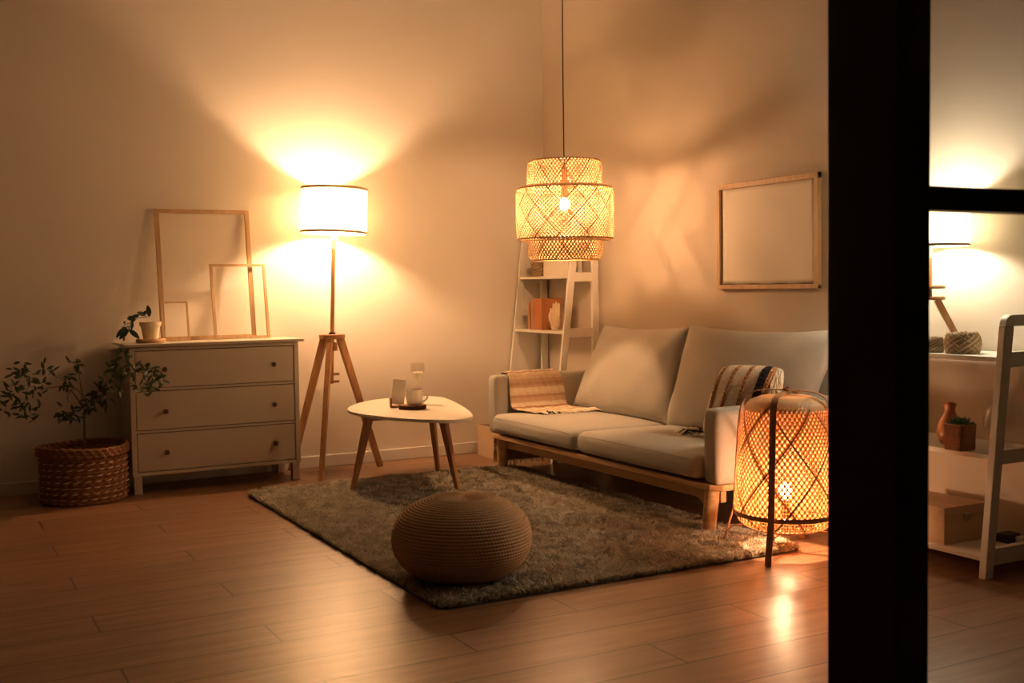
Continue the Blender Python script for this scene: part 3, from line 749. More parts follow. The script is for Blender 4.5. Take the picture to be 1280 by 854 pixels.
# ------------------------------------------------------------------ sofa
def sofa():
    r = thing('sofa','two-seat grey-beige linen sofa on a light wooden frame along the right wall', 'sofa', (-.53,-2.08,0))
    yl, yr = -.83, -3.33
    m = MB()
    out=[(-.97+.05,yl),(-.97,yl-.05),(-.97,yr+.05),(-.97+.05,yr),(-.10,yr),(-.10,yl)]
    m.prism(out[::-1] if False else out,.243,.275); o = m.build('base_board', M['oaky'], r, bevel=.008, seg=3)
    # under-frame beams and curved brackets
    m = MB(); m.b2(-.86,-.825,-.92,-3.24,.165,.243); m.b2(-.26,-.225,-.92,-3.24,.165,.243); m.build('under_beam', M['oaky'], r, bevel=.004)
    for y0, s in ((-3.20,1),):
        m = MB(); pr_=[(0,.243),(0,.125),(.06,.150),(.13,.195),(.24,.243)]
        vs=[(-.895,y0+s*a,z) for a,z in pr_]+[(-.870,y0+s*a,z) for a,z in pr_]; n=len(pr_)
        m.add(vs,[tuple(range(n)),tuple(range(n,2*n))[::-1]]+[(i,(i+1)%n,(i+1)%n+n,i+n) for i in range(n)]); m.build('corner_bracket', M['oaky'], r, bevel=.003)
    for (fx,fy,tx,ty) in ((-.865,-.86,-.89,-.915),(-.905,-3.195,-.90,-3.22),(-.20,-.86,-.18,-.915),(-.20,-3.25,-.18,-3.22)):
        MB().tube([(fx,fy,.012),(fx*.98+tx*.02,fy*.98+ty*.02,.02),(tx,ty,.245)],[.0345,.0355,.039],24).build('leg', M['oaky'], r)
    # back rest panel and arms
    weld(soft_box(MB(),(-.155,(yl+yr)/2,.475),(.115,abs(yr-yl)-.01,.40),.035,16).build('back_panel', M['sofa'], r, auto=False))
    def seam(q): return q
    for y0,y1,ztop in ((yl,yl-.115,.672),(yr+.118,yr,.655)):
        weld(soft_box(MB(),((-.955-.11)/2,(y0+y1)/2,(.276+ztop)/2),(.845,abs(y1-y0),ztop-.276),.028,18,puff=(.006,.006,.005)).build('arm', M['sofa'], r, auto=False))
    # seat cushions
    for y0,y1 in ((-.948,-2.035),(-2.045,-3.205)):
        c=(-.595,(y0+y1)/2,.350); sz=(.80,abs(y1-y0),.128)
        def fn(q,sz=sz):
            # crowned top, front edge slightly fuller, back a little lower
            u=q.x/(sz[0]/2); v=q.y/(sz[1]/2)
            if q.z>0: q.z += .022*max(0,1-abs(v)**4)*max(0,1-abs(u)**4) - .012*(u*.5+.5)
            return q
        w_=weld(soft_box(MB(),c,sz,.050,24,puff=(.018,.004,0),fn=fn).build('seat_cushion', M['sofa'], r, auto=False))
        p=MB(); xs=-.995-.006
        pts=[]
        for a in np.linspace(0,1,30):
            y=y0-.03+(y1-y0+.06)*a; k=(1-abs(2*a-1)**6); pts.append((xs-.009*k+.022*(1-k),y,.388+.012*k))
        p.tube(pts,.0035,6); p.build('piping', M['pipe'], w_)
    # loose back cushions
    m=MB(); pillow(m,(-.345,-.955,.405),(-.315,-2.055,.405),(-.165,-2.085,1.015),(-.165,-1.115,1.005),.20,conc=.035,seed=3,wr=.007,pw=4,top_sag=.012)
    weld(m.build('back_cushion', M['sofa'], r, auto=False))
    m=MB(); pillow(m,(-.335,-2.070,.405),(-.325,-3.215,.405),(-.150,-3.370,1.035),(-.165,-2.085,1.030),.20,conc=.022,seed=8,wr=.008,pw=4,top_sag=.025)
    weld(m.build('back_cushion', M['sofa'], r, auto=False))
    return r
sofa()

# ------------------------------------------------------------------ throws and striped cushion
def stripe_mat(name, stops, scale_noise=.01, axis=0, wscale=300, rpt=1):
    m=bpy.data.materials.new(name); m.use_nodes=True; nt=m.node_tree; N=nt.nodes; L=nt.links; b=N['Principled BSDF']
    b.inputs['Roughness'].default_value=.95; b.inputs['Specular IOR Level'].default_value=.1
    tc=N.new('ShaderNodeTexCoord'); sp=N.new('ShaderNodeSeparateXYZ'); L.new(tc.outputs['UV'],sp.inputs[0])
    n=N.new('ShaderNodeTexNoise'); n.inputs['Scale'].default_value=120; L.new(tc.outputs['Object'],n.inputs['Vector'])
    a=N.new('ShaderNodeMath'); a.operation='MULTIPLY_ADD'; L.new(n.outputs['Fac'],a.inputs[0]); a.inputs[1].default_value=scale_noise; L.new(sp.outputs[axis],a.inputs[2])
    if rpt!=1:
        a1=N.new('ShaderNodeMath'); a1.operation='MULTIPLY'; L.new(a.outputs[0],a1.inputs[0]); a1.inputs[1].default_value=rpt; a=N.new('ShaderNodeMath'); a.operation='FRACT'; L.new(a1.outputs[0],a.inputs[0])
    cr=N.new('ShaderNodeValToRGB'); cr.color_ramp.interpolation='CONSTANT'; e=cr.color_ramp.elements
    e[0].position=stops[0][0]; e[0].color=(*stops[0][1],1); e[1].position=stops[1][0]; e[1].color=(*stops[1][1],1)
    for p,c in stops[2:]:
        q=e.new(p); q.color=(*c,1)
    L.new(a.outputs[0],cr.inputs[0])
    n2=N.new('ShaderNodeTexNoise'); n2.inputs['Scale'].default_value=wscale; n2.inputs['Detail'].default_value=2; L.new(tc.outputs['Object'],n2.inputs['Vector'])
    mr=N.new('ShaderNodeMapRange'); L.new(n2.outputs['Fac'],mr.inputs[0]); mr.inputs[1].default_value=.3; mr.inputs[2].default_value=.7; mr.inputs[3].default_value=.62; mr.inputs[4].default_value=1.2
    mx=N.new('ShaderNodeMixRGB'); mx.blend_type='MULTIPLY'; mx.inputs[0].default_value=1; L.new(cr.outputs[0],mx.inputs[1]); L.new(mr.outputs[0],mx.inputs[2]); L.new(mx.outputs[0],b.inputs['Base Color'])
    bp=N.new('ShaderNodeBump'); bp.inputs['Strength'].default_value=.9; bp.inputs['Distance'].default_value=.004; L.new(n2.outputs['Fac'],bp.inputs['Height']); L.new(bp.outputs[0],b.inputs['Normal'])
    return m
CR=(.72,.56,.38); TN=(.50,.32,.20); PK=(.60,.40,.26); BR=(.34,.14,.07); LT=(.78,.66,.48)
th_stops=[]; z=0.
cyc=[(CR,.07),(PK,.06),(TN,.06),(PK,.04),(LT,.08),(CR,.05),(TN,.05),(PK,.09),(LT,.06),(CR,.05),(BR,.04),(TN,.04),(BR,.03),(PK,.05),(LT,.12),(TN,.05),(CR,.06)]
while z<.97 and len(th_stops)<17:
    c_,w_=cyc[len(th_stops)%len(cyc)]; th_stops.append((z,c_)); z+=w_
M['throw']=stripe_mat('striped_woven_throw', th_stops, .012, 0, rpt=3.3)
def throw_left():
    r=thing('throw_blanket','striped tan and cream fringed throw draped over the sofa arm near the shelf','blanket',(-.64,-1.0,.45))
    # path across the arm: from the outer side near the floor, over the arm, down to the seat and along it
    path=[(-.812,.060),(-.812,.16),(-.811,.26),(-.812,.40),(-.814,.55),(-.816,.64),(-.824,.672),(-.845,.686),(-.885,.690),(-.925,.686),(-.952,.664),(-.962,.62),(-.968,.56),(-.975,.50),(-.985,.465),(-1.005,.447),(-1.06,.440),(-1.12,.438),(-1.18,.437),(-1.27,.436)]
    # resample
    P=[Vector((0,a,b)) for a,b in path]; L=[0]
    for i in range(1,len(P)): L.append(L[-1]+(P[i]-P[i-1]).length)
    n=120; k=46; m=MB(); vs=[]; uv=[]
    def pos(s):
        i=max(j for j in range(len(L)) if L[j]<=s+1e-9); i=min(i,len(P)-2); return P[i].lerp(P[i+1],(s-L[i])/(L[i+1]-L[i]))
    for sd in (0,1):
        for i in range(n+1):
            s=L[-1]*i/n; p=pos(s); t=(pos(min(L[-1],s+.01))-pos(max(0,s-.01))).normalized(); nn=Vector((0,t.z,-t.y)); 
            if nn.z<0 and s>L[8]: nn=-nn
            q=s/L[-1]
            x0=-.848-(.062 if q<.25 else .062*max(0,1-(q-.25)/.15))+.012*math.sin(6*q)+ (.030 if q>.8 else 0)*(q-.8)*5; x1=-.455+.012*math.sin(5*q+1)-(.0)
            if q>.5: x1=-.455+.07*(q-.5)*2+.01*math.sin(20*q)
            for j in range(k+1):
                u=j/k; x=x0+(x1-x0)*u
                off=.007*sd+.0025*math.sin(u*22+q*9)+.0015*math.sin(u*51-q*40)
                if q<.25: off=.007*(1-sd)*-1*0+ .007*sd+.002*math.sin(u*22)
                # outward from the arm
                o=nn*(off+.001) if s>=L[8] else Vector((0,1,0))*(off+.001) if s<L[5] else Vector((0,.5,.7))*(off+.001)
                vs.append((x,p.y+o.y,p.z+o.z)); uv.append((q,u))
    W_=k+1; T=(n+1)*W_; fs=[]
    for i in range(n):
        for j in range(k):
            a=i*W_+j; fs.append((a,a+1,a+W_+1,a+W_)); fs.append((T+a,T+a+W_,T+a+W_+1,T+a+1))
    for i in range(n): fs.append((i*W_,(i+1)*W_,T+(i+1)*W_,T+i*W_)); fs.append((i*W_+k,T+i*W_+k,T+(i+1)*W_+k,(i+1)*W_+k))
    for j in range(k): fs.append((j,T+j,T+j+1,j+1)); a=n*W_+j; fs.append((a,a+1,T+a+1,T+a))
    m.add(vs,fs); m.uv=uv; m.build('cloth', M['throw'], r, auto=False)
    rs=random.Random(5)
    m=MB(); md=MB()
    for i in range(46):
        x=-.81+.425*i/45; L_=rs.uniform(.05,.10); dx=rs.uniform(-.03,.03); y=-1.275
        pts=[(x,y+.01,.441),(x+dx*.4,y-L_*.4,.446+rs.uniform(0,.006)),(x+dx,y-L_,.436+rs.uniform(0,.003))]
        (md if (i<14 and i%3==1) else m).tube(pts,[.0052,.0046,.0025],5)
    m.build('seat_fringe', M['tuftw'], r)
    md.build('dark_tassels', M['tuftd'], r)
    m=MB()
    for i in range(40):
        x=-.84+.38*i/39; dx=rs.uniform(-.012,.012)
        m.tube([(x,-.806,.066),(x+dx*.5,-.804,.045),(x+dx,-.806+rs.uniform(-.005,.01),.020)],[.004,.0035,.002],5)
    m.build('hanging_fringe', M['tuftw'], r)
throw_left()

CRM=(.70,.62,.50)
cs=[(0,BR),(.05,CRM),(.13,TN),(.165,CRM),(.34,TN),(.385,CRM),(.56,TN),(.60,CRM),(.74,(.02,.018,.02)),(.84,TN),(.92,CRM)]
M['cush']=stripe_mat('cream_cushion_with_brown_and_black_stripes', cs, .012, 0, 260)
def striped_cushion():
    r=thing('striped_cushion','cream cushion with brown and black stripes and tassels behind the right sofa arm','cushion',(-.56,-2.95,.44))
    c00,c10,c11,c01=(-.60,-2.735,.432),(-.50,-3.185,.432),(-.44,-3.265,.845),(-.50,-2.80,.835)
    m=MB(); Sf=pillow(m,c00,c10,c11,c01,.17,conc=.0,seed=11,wr=.005,pw=2.6,n=30,rc=.09)
    weld(m.build('cushion_body', M['cush'], r, auto=False))
    # raised braids along three stripes
    m=MB(); md=MB()
    for u0,mm in ((.148,m),(.362,m),(.58,m),(.875,m)):
        for off in (-.012,.012):
            pts=[]
            for q in np.linspace(.06,.97,60):
                p=Sf(2*(u0+off)-1,2*q-1,1); pts.append(p+Vector((-.003+.0025*math.sin(q*150+off*300),0,.002)))
            mm.tube(pts,[.0055+.0018*math.sin(k*1.7) for k in range(60)],6)
    for off in (-.03,-.01,.012,.032):
        pts=[Sf(2*(.79+off)-1,2*q-1,1)+Vector((-.003,.0025*math.sin(q*120+off*99),.001)) for q in np.linspace(.05,.97,50)]
        md.tube(pts,[.006+.002*math.sin(k*1.9) for k in range(50)],6)
    m.build('brown_braid', M['tuftb'], r); md.build('black_braid', M['tuftd'], r)
    rs=random.Random(3); m=MB()
    for i in range(70):
        q=rs.uniform(.25,.98); p=Sf(rs.uniform(.82,.98),2*q-1,1)
        L_=rs.uniform(.05,.09); m.tube([p,p+Vector((-.012,-.010,-.3*L_)),p+Vector((-.010+rs.uniform(-.01,.01),-.012+rs.uniform(-.012,.012),-L_))],[.003,.003,.0015],5)
    m.build('cream_fringe', M['tuftw'], r)
    # tassel bunch on the seat at the lower left corner
    m=MB(); md=MB(); mb=MB(); b0=Vector((-.60,-2.72,.452))
    for i in range(34):
        a=rs.uniform(-.5,.5); L_=rs.uniform(.05,.12); p=b0+Vector((rs.uniform(-.035,.035),rs.uniform(-.05,.02),rs.uniform(-.004,.03)))
        mm=(m,mb,md)[i%3 if i<24 else 0]
        mm.tube([p,p+Vector((-.02,L_*.5,.004)),p+Vector((-.03+a*.06,L_,-p.z+.437))],[.0055,.0045,.002],5)
    m.build('cream_tassels', M['tuftw'], r); md.build('black_tassels', M['tuftd'], r); mb.build('brown_tassels', M['tuftb'], r)
striped_cushion()

# ------------------------------------------------------------------ pouf
def pouf():
    c=Vector((-2.375,-3.335,.008)); h=.368; R=.303
    n=420; rows=27; vs=[]; fs=[]; prof=[]
    # superellipse profile from the floor to the crown
    K=300
    for i in range(K+1):
        a=-PI/2+PI*i/K; e=.78
        r=R*abs(math.cos(a))**e; z=h/2+h/2*math.copysign(abs(math.sin(a))**.92,a)
        r=max(r,.0012)
        prof.append((r,z))
    L=[0]
    for i in range(1,len(prof)): L.append(L[-1]+math.hypot(prof[i][0]-prof[i-1][0],prof[i][1]-prof[i-1][1]))
    Kn=330; prof2=[]
    for k in range(Kn+1):
        s=L[-1]*k/Kn; i=int(np.searchsorted(L,s,'right'))-1; i=min(i,len(prof)-2); t=(s-L[i])/max(1e-9,L[i+1]-L[i])
        prof2.append((prof[i][0]*(1-t)+prof[i+1][0]*t, prof[i][1]*(1-t)+prof[i+1][1]*t, s))
    s0=L[-1]
    for k,(r,z,s) in enumerate(prof2):
        crown = (s0-s) < .115
        for j in range(n):
            a=2*PI*j/n
            if crown:
                d=.0025+.0020*math.cos(60*a)*min(1,max(0,r-.012)/.09)
            else:
                spiral=(s+.0145*a/(2*PI))/.0145
                fr=spiral-math.floor(spiral)
                st_=math.sin(120*a + (PI*.5)*math.floor(spiral))
                d=.0052*(math.sin(PI*fr)**.6)-.002 + .0014*st_*math.sin(PI*fr)
            # normal direction approx
            i1=min(k+1,Kn); i0=max(k-1,0); dr=prof2[i1][0]-prof2[i0][0]; dz=prof2[i1][1]-prof2[i0][1]; q=math.hypot(dr,dz) or 1
            kk=1; rr=max(0,r+d*kk*dz/q) if r>1e-5 else 0; zz=z-d*dr/q*kk - (.004*math.exp(-(r/.025)**2) if crown else 0)
            vs.append((c.x+rr*math.cos(a),c.y+rr*math.sin(a),c.z+max(zz,0)))
    for k in range(Kn):
        for j in range(n): fs.append((k*n+j,k*n+(j+1)%n,(k+1)*n+(j+1)%n,(k+1)*n+j))
    fs.append(tuple(range(n))[::-1]); fs.append(tuple(Kn*n+j for j in range(n)))
    m=MB(); m.add(vs,fs)
    o=m.build('pouf', mat('knitted_brown_jute',(.47,.32,.185),.9,.15,bump=.5,bscale=300,var=.15,vscale=60), None, auto=False)
    at(o,(c.x,c.y,0.0)); tag(o,'round knitted brown pouf sitting on the front corner of the rug','pouf')
pouf()

# ------------------------------------------------------------------ shaggy rug
def rug():
    x0,x1,y0,y1=-2.655,-.735,-3.705,-.765
    r=thing('rug','shaggy grey-green rug on the wooden floor under table and sofa front','rug',((x0+x1)/2,(y0+y1)/2,0))
    rad=.07; pl=[]
    for cx,cy,a0 in ((x1-rad,y1-rad,0),(x0+rad*1.6,y1-rad*1.6,PI/2),(x0+rad,y0+rad,PI),(x1-rad,y0+rad,1.5*PI)):
        rr=rad*1.6 if a0==PI/2 else rad
        for k in range(7): a=a0+PI/2*k/6; pl.append((cx+rr*math.cos(a),cy+rr*math.sin(a)))
    MB().prism(pl,.0005,.008).build('backing', mat('rug_backing',(.10,.095,.08),.95,.05), r, smooth=False)
    # pile: curved tapering tufts
    n=170000
    X=rng.uniform(x0+.004,x1-.004,n); Y=rng.uniform(y0+.004,y1-.004,n)
    def inside(X,Y):
        ok=np.ones(len(X),bool)
        for cx,cy,sx,sy,rr in ((x1-rad,y1-rad,1,1,rad),(x0+rad*1.6,y1-rad*1.6,-1,1,rad*1.6),(x0+rad,y0+rad,-1,-1,rad),(x1-rad,y0+rad,1,-1,rad)):
            z=((X-cx)*sx>0)&((Y-cy)*sy>0)&(np.hypot(X-cx,Y-cy)>rr); ok&=~z
        return ok
    k=inside(X,Y)&(np.hypot(X+2.369,Y+3.32)>.20); X=X[k]; Y=Y[k]; n=len(X)
    # clumped lean direction
    def field(a,b,c,d): return np.sin(X*a+Y*b+c)+np.sin(X*b*1.3-Y*a*.8+d)
    ang=2.2*field(9,13,.3,1.1)+1.4*field(31,23,2,.4)+rng.normal(0,.7,n)
    h=.030+.006*field(17,11,1,2)/2+rng.normal(0,.004,n); h=np.clip(h,.014,.046)
    lean=.018+.010*rng.random(n)
    ca,sa_=np.cos(ang),np.sin(ang)
    # keep tufts leaning outward only a little over the edges
    wd=.0030+.0018*rng.random(n); tw=rng.uniform(0,2*PI,n); wx,wy=np.cos(tw)*wd,np.sin(tw)*wd
    V=np.zeros((n,7,3)); 
    for i,(t,wf) in enumerate(((0,1),(.45,1.),(.8,.7))):
        bx=X+ca*lean*t*t; by=Y+sa_*lean*t*t; bz=.006+h*(t-.12*t*t)
        V[:,2*i,0]=bx-wx*wf; V[:,2*i,1]=by-wy*wf; V[:,2*i,2]=bz
        V[:,2*i+1,0]=bx+wx*wf; V[:,2*i+1,1]=by+wy*wf; V[:,2*i+1,2]=bz
    V[:,6,0]=X+ca*lean; V[:,6,1]=Y+sa_*lean; V[:,6,2]=.006+h*.86
    off=parent_loc(r); V[:,:,0]-=off.x; V[:,:,1]-=off.y
    base=(np.arange(n)*7)[:,None]
    quads=np.concatenate([base+np.array([0,1,3,2]),base+np.array([2,3,5,4])],1).reshape(-1,4); tris=(base+np.array([4,5,6]))
    me=bpy.data.meshes.new('pile'); me.vertices.add(n*7); me.vertices.foreach_set('co',V.reshape(-1))
    loops=np.concatenate([quads.reshape(-1),tris.reshape(-1)]); me.loops.add(len(loops)); me.loops.foreach_set('vertex_index',loops.astype(np.int32))
    nf=len(quads)+len(tris); me.polygons.add(nf)
    st=np.concatenate([np.arange(len(quads))*4, len(quads)*4+np.arange(len(tris))*3]).astype(np.int32)
    me.polygons.foreach_set('loop_start',st)
    me.update(calc_edges=True); me.validate()
    mt=translucent('grey_green_wool_pile',(.57,.51,.40),(.52,.45,.33),.25,.95,var=.25); me.materials.append(mt)
    for p in ():pass
    me.polygons.foreach_set('use_smooth',np.ones(nf,bool))
    o=bpy.data.objects.new('pile',me); COL.objects.link(o); o.parent=r; o['kind']='stuff'
rug()

# ------------------------------------------------------------------ ladder shelves
def ladder_side(m, y, th, xf0, slope, h, rails, wl=.056, wall=-.016, cut=.05):
    """A-shaped side frame in the plane y: slanted front leg, upright rear leg, rails"""
    def xf(z): return xf0+slope*z
    vs=[]; 
    def quad(pts):
        n=len(pts); v=[(a,y-th/2,b) for a,b in pts]+[(a,y+th/2,b) for a,b in pts]
        m.add(v,[tuple(range(n)),tuple(range(n,2*n))[::-1]]+[(i,i+n,(i+1)%n+n,(i+1)%n) for i in range(n)])
    hh=h-.05
    quad([(xf(0),0),(xf(0)+wl*.85,0),(xf(hh)+wl,hh),(xf(hh),hh)])
    xs=wall-wl; quad([(xs,0),(wall,0),(wall,hh),(xs,hh)])
    # top rail with rounded corners
    c=[]; R=.04
    for a in np.linspace(0,PI/2,6): c.append((wall-R+R*math.sin(PI/2-a), h-R+R*math.sin(a)))
    for a in np.linspace(0,PI/2,6): c.append((xf(h)+R-R*math.sin(a), h-R+R*math.cos(a)))
    quad([(wall,hh)]+c+[(xf(hh),hh)])
    for z0,z1 in rails: quad([(xf(z0)+wl*.9,z0),(xs,z0),(xs,z1),(xf(z1)+wl*.9,z1)])
def far_shelf():
    ya,yb_=-.05,-.80; xf0,sl=-.432,.118; H=1.79
    r=thing('ladder_bookshelf','tall white A-frame ladder bookshelf in the corner behind the sofa','bookshelf',(-.22,-.42,0))
    zs=[1.755,1.36,.955,.60,.20]
    for y in (ya,yb_):
        m=MB(); ladder_side(m,y,.024,xf0,sl,H,[(z-.045,z+.022) for z in zs[1:]]); m.build('side_frame', M['white'], r, bevel=.003)
    for z in zs:
        x0=xf0+sl*z+.006; MB().b2(x0,-.022,yb_+.0125,ya-.0125,z-.020,z).build('shelf_board', M['white'], r, bevel=.002)
far_shelf()
def near_shelf():
    ya,yb_=-3.70,-4.485; xf0,sl=-.458,.108; H=1.132
    r=thing('low_ladder_shelf','low white three-tier ladder shelf behind the glass at the right','shelf',(-.24,-4.09,0))
    zs=[.950,.530,.095]
    for y in (ya,yb_):
        m=MB(); ladder_side(m,y,.036,xf0,sl,H,[(.905,.972),(.488,.550),(.055,.128)],wl=.058); m.build('side_frame', M['white'], r, bevel=.004)
    for z in zs:
        x0=xf0+sl*z+.004; MB().b2(x0,-.018,yb_+.0185,ya-.0185,z-.022,z).build('shelf_board', M['white'], r, bevel=.002)
near_shelf()

# things on the far shelf
def book(name,label,x,y,z,w,d,h,mt,lean=0,rot=0):
    """upright book: thickness w along y, depth d along x"""
    R=Matrix.Rotation(rot,3,'Z')@Matrix.Rotation(lean,3,'X'); o=Vector((x,y,z))
    r=thing(name,label,'book',o,'books on the ladder bookshelf'); 
    def B(m,a,b,c_,d_,e,f): m.box(o+R@Vector(((a+b)/2,(c_+d_)/2,(e+f)/2)),(b-a,d_-c_,f-e),R)
    m=MB(); B(m,0,d,-w/2,-w/2+.003,0,h); B(m,0,d,w/2-.003,w/2,0,h); B(m,0,.004,-w/2,w/2,0,h); m.build('cover',mt,r,bevel=.001)
    m=MB(); B(m,.004,d-.006,-w/2+.003,w/2-.003,.004,h-.004); m.build('pages',M['paper'],r,smooth=False)
zb=.9555
book('book','thin tan book, leftmost of the books on the bookshelf',-.285,-.235,zb,.034,.165,.205,M['tan'],rot=.0)
book('book','tan-brown book between the thin tan book and the orange one',-.285,-.285,zb,.044,.17,.222,M['tan'])
book('book','thick orange book standing upright beside the hand sculpture',-.292,-.385,zb,.13,.17,.236,M['orange'])
# hand sculpture
ho=Vector((-.27,-.605,zb)); lat=Vector((.88,-.475,0)); dep=Vector((.475,.88,0))
HM=Matrix((lat,dep,Vector((0,0,1)))).transposed()
m=MB()
m.sphere(ho+HM@Vector((0,0,.075)),(.040,.015,.055),20,14,HM); m.sphere(ho+HM@Vector((0,0,.042)),(.036,.018,.042),20,14,HM)
m.lathe([(.026,0),(.028,.006),(.022,.03)],20,ho)
for dx,tp,w_ in ((-.029,.168,.0085),(-.010,.202,.0095),(.010,.214,.0098),(.029,.203,.0092)):
    m.tube([ho+HM@Vector((dx*.75,0,.08)),ho+HM@Vector((dx,0,.12)),ho+HM@Vector((dx,-.002,(tp+.12)/2)),ho+HM@Vector((dx*1.0,-.003,tp-.006)),ho+HM@Vector((dx*1.0,-.003,tp))],[w_*1.1,w_*1.05,w_,w_*.85,w_*.4],12)
m.tube([ho+HM@Vector((-.020,-.004,.045)),ho+HM@Vector((-.038,-.010,.08)),ho+HM@Vector((-.040,-.014,.115)),ho+HM@Vector((-.037,-.015,.136))],[.014,.011,.0095,.005],12)
o=m.build('hand_sculpture', M['handm']); md=o.modifiers.new('r','REMESH'); md.mode='VOXEL'; md.voxel_size=.0022; md.use_smooth_shade=True
md=o.modifiers.new('sm','SMOOTH'); md.iterations=3
at(o,ho); tag(o,'pale wooden open-hand sculpture standing on the bookshelf','sculpture')
# wicker basket and cream box on the upper shelf
wb=Vector((-.17,-.245,1.3605)); o=weave_basket(wb,.072,.080,.11,6,16,.006,M['wick2'],'small_basket',None,lip=False); at(o,wb); tag(o,'small woven basket on the upper shelf under the pendant lamp','basket')
cb=Vector((-.155,-.53,1.3605)); r=thing('storage_box','cream lidded box beside the small basket on the upper shelf','box',cb)
MB().b2(cb.x-.085,cb.x+.085,cb.y-.14,cb.y+.14,cb.z,cb.z+.12).build('box_body', M['paper'], r, bevel=.002)
MB().b2(cb.x-.089,cb.x+.089,cb.y-.144,cb.y+.144,cb.z+.1205,cb.z+.150).build('lid', M['paper'], r, bevel=.002)

# bin behind the sofa leg
bx=Vector((-.600,-.27,0)); r=thing('floor_bin','square beige open-topped bin on the floor beside the sofa arm','bin',bx)
m=MB(); a=.085; h=.235
m.b2(bx.x-a,bx.x+a,bx.y-.15,bx.y-.142,.0,h); m.b2(bx.x-a,bx.x+a,bx.y+.142,bx.y+.15,0,h); m.b2(bx.x-a,bx.x-a+.008,bx.y-.142,bx.y+.142,0,h); m.b2(bx.x+a-.008,bx.x+a,bx.y-.142,bx.y+.142,0,h); m.b2(bx.x-a+.008,bx.x+a-.008,bx.y-.142,bx.y+.142,.0,.01)
m.build('bin_walls', M['kraft'], r, bevel=.002)
m=MB(); e=.004
m.b2(bx.x-a-e,bx.x+a+e,bx.y-.15-e,bx.y-.15,h-.035,h); m.b2(bx.x-a-e,bx.x+a+e,bx.y+.15,bx.y+.15+e,h-.035,h); m.b2(bx.x-a-e,bx.x-a,bx.y-.15,bx.y+.15,h-.035,h); m.b2(bx.x+a,bx.x+a+e,bx.y-.15,bx.y+.15,h-.035,h)
m.build('rim_band', M['kraft'], r)

# ------------------------------------------------------------------ framed blank picture on the right wall
pr_=thing('framed_picture','blank cream print in a light oak frame hung above the sofa','framed picture',(-.012,-2.625,1.25))
y0,y1,z0,z1=-2.188,-3.062,1.250,1.895; bw=.032
m=MB(); m.b2(-.030,-.001,y0,y1,z0,z0+bw*.8); m.b2(-.030,-.001,y0,y1,z1-bw,z1); m.b2(-.0305,-.0012,y0,y0-bw*.8,z0,z1); m.b2(-.0305,-.0012,y1+bw,y1,z0,z1); m.build('oak_frame', M['frame'], pr_, bevel=.002)
MB().b2(-.008,-.003,y0-.01,y1+.01,z0+.01,z1-.01).build('dark_backing', M['dark'], pr_, smooth=False)
m=MB(); n=24; yy0,yy1=y0-bw*.8-.006,y1+bw+.002; zz0,zz1=z0+bw*.8+.006,z1-bw-.001; vs=[]
for i in range(n+1):
    for j in range(n+1):
        u,v=i/n,j/n; vs.append((-.012-.006*u*v+.0015*math.sin(7*u+3*v), yy0+(yy1-yy0)*u, zz0+(zz1-zz0)*v+ (.002*math.sin(22*u) if j==0 else 0)))
m.add(vs,[(i*(n+1)+j,i*(n+1)+j+1,(i+1)*(n+1)+j+1,(i+1)*(n+1)+j) for i in range(n) for j in range(n)]); m.build('blank_print', M['paper'], pr_, solid=.0015, auto=False)

# ------------------------------------------------------------------ things on the near shelf
def round_basket(c,R,h,label):
    n=72; rows=9; vs=[]; fs=[]; K=36; m=MB()
    for k in range(K+1):
        t=k/K; r=R*(.80+.20*math.sin(PI*(t*.80+.10)))
        for i in range(n):
            a=2*PI*i/n; q=.0035*R/.09*(abs(math.sin(9*a+14*t))**3+abs(math.sin(9*a-14*t))**3)
            vs.append((c[0]+(r+q)*math.cos(a),c[1]+(r+q)*math.sin(a),c[2]+h*t+(.003*math.sin(3*a) if t>.85 else 0)))
    for k in range(K):
        for i in range(n): fs.append((k*n+i,k*n+(i+1)%n,(k+1)*n+(i+1)%n,(k+1)*n+i))
    fs.append(tuple(range(n))[::-1])
    o=len(vs)
    for i in range(n): a=2*PI*i/n; vs.append((c[0]+R*.74*math.cos(a),c[1]+R*.74*math.sin(a),c[2]+h))
    for i in range(n): a=2*PI*i/n; vs.append((c[0]+R*.66*math.cos(a),c[1]+R*.66*math.sin(a),c[2]+.012))
    for i in range(n):
        j=(i+1)%n; fs.append((K*n+i,K*n+j,o+j,o+i)); fs.append((o+i,o+j,o+n+j,o+n+i))
    fs.append(tuple(o+n+i for i in range(n)))
    r=thing('small_basket',label,'basket',c,'round seagrass baskets on the low shelf'); m.add(vs,fs); m.mark(1); weave(m,[(R*(.80+.20*math.sin(PI*(t*.80+.10)))+.003,h*t) for t in np.linspace(.02,.98,14)],13,R*.07,c,16,1.6,.0008); m.build('woven_body', [M['wick2'],M['pale']], r)
    m=MB()
    for q in range(2):
        pts=[(c[0]+(R*.80+.003*math.sin(20*a+q*2))*math.cos(a),c[1]+(R*.80+.003*math.sin(20*a+q*2))*math.sin(a),c[2]+h+.004*q+.003*math.cos(20*a+q*2)+.003*math.sin(3*a)) for a in [2*PI*i/90 for i in range(91)]]
        m.tube(pts,.0045*R/.09,6)
    m.build('plaited_rim', M['pale'], r)
round_basket((-.245,-4.205,.9505),.078,.088,'larger round seagrass basket on the low shelf top, nearer its white side frame')
round_basket((-.275,-4.065,.9505),.048,.062,'smaller round seagrass basket half hidden by the black post')
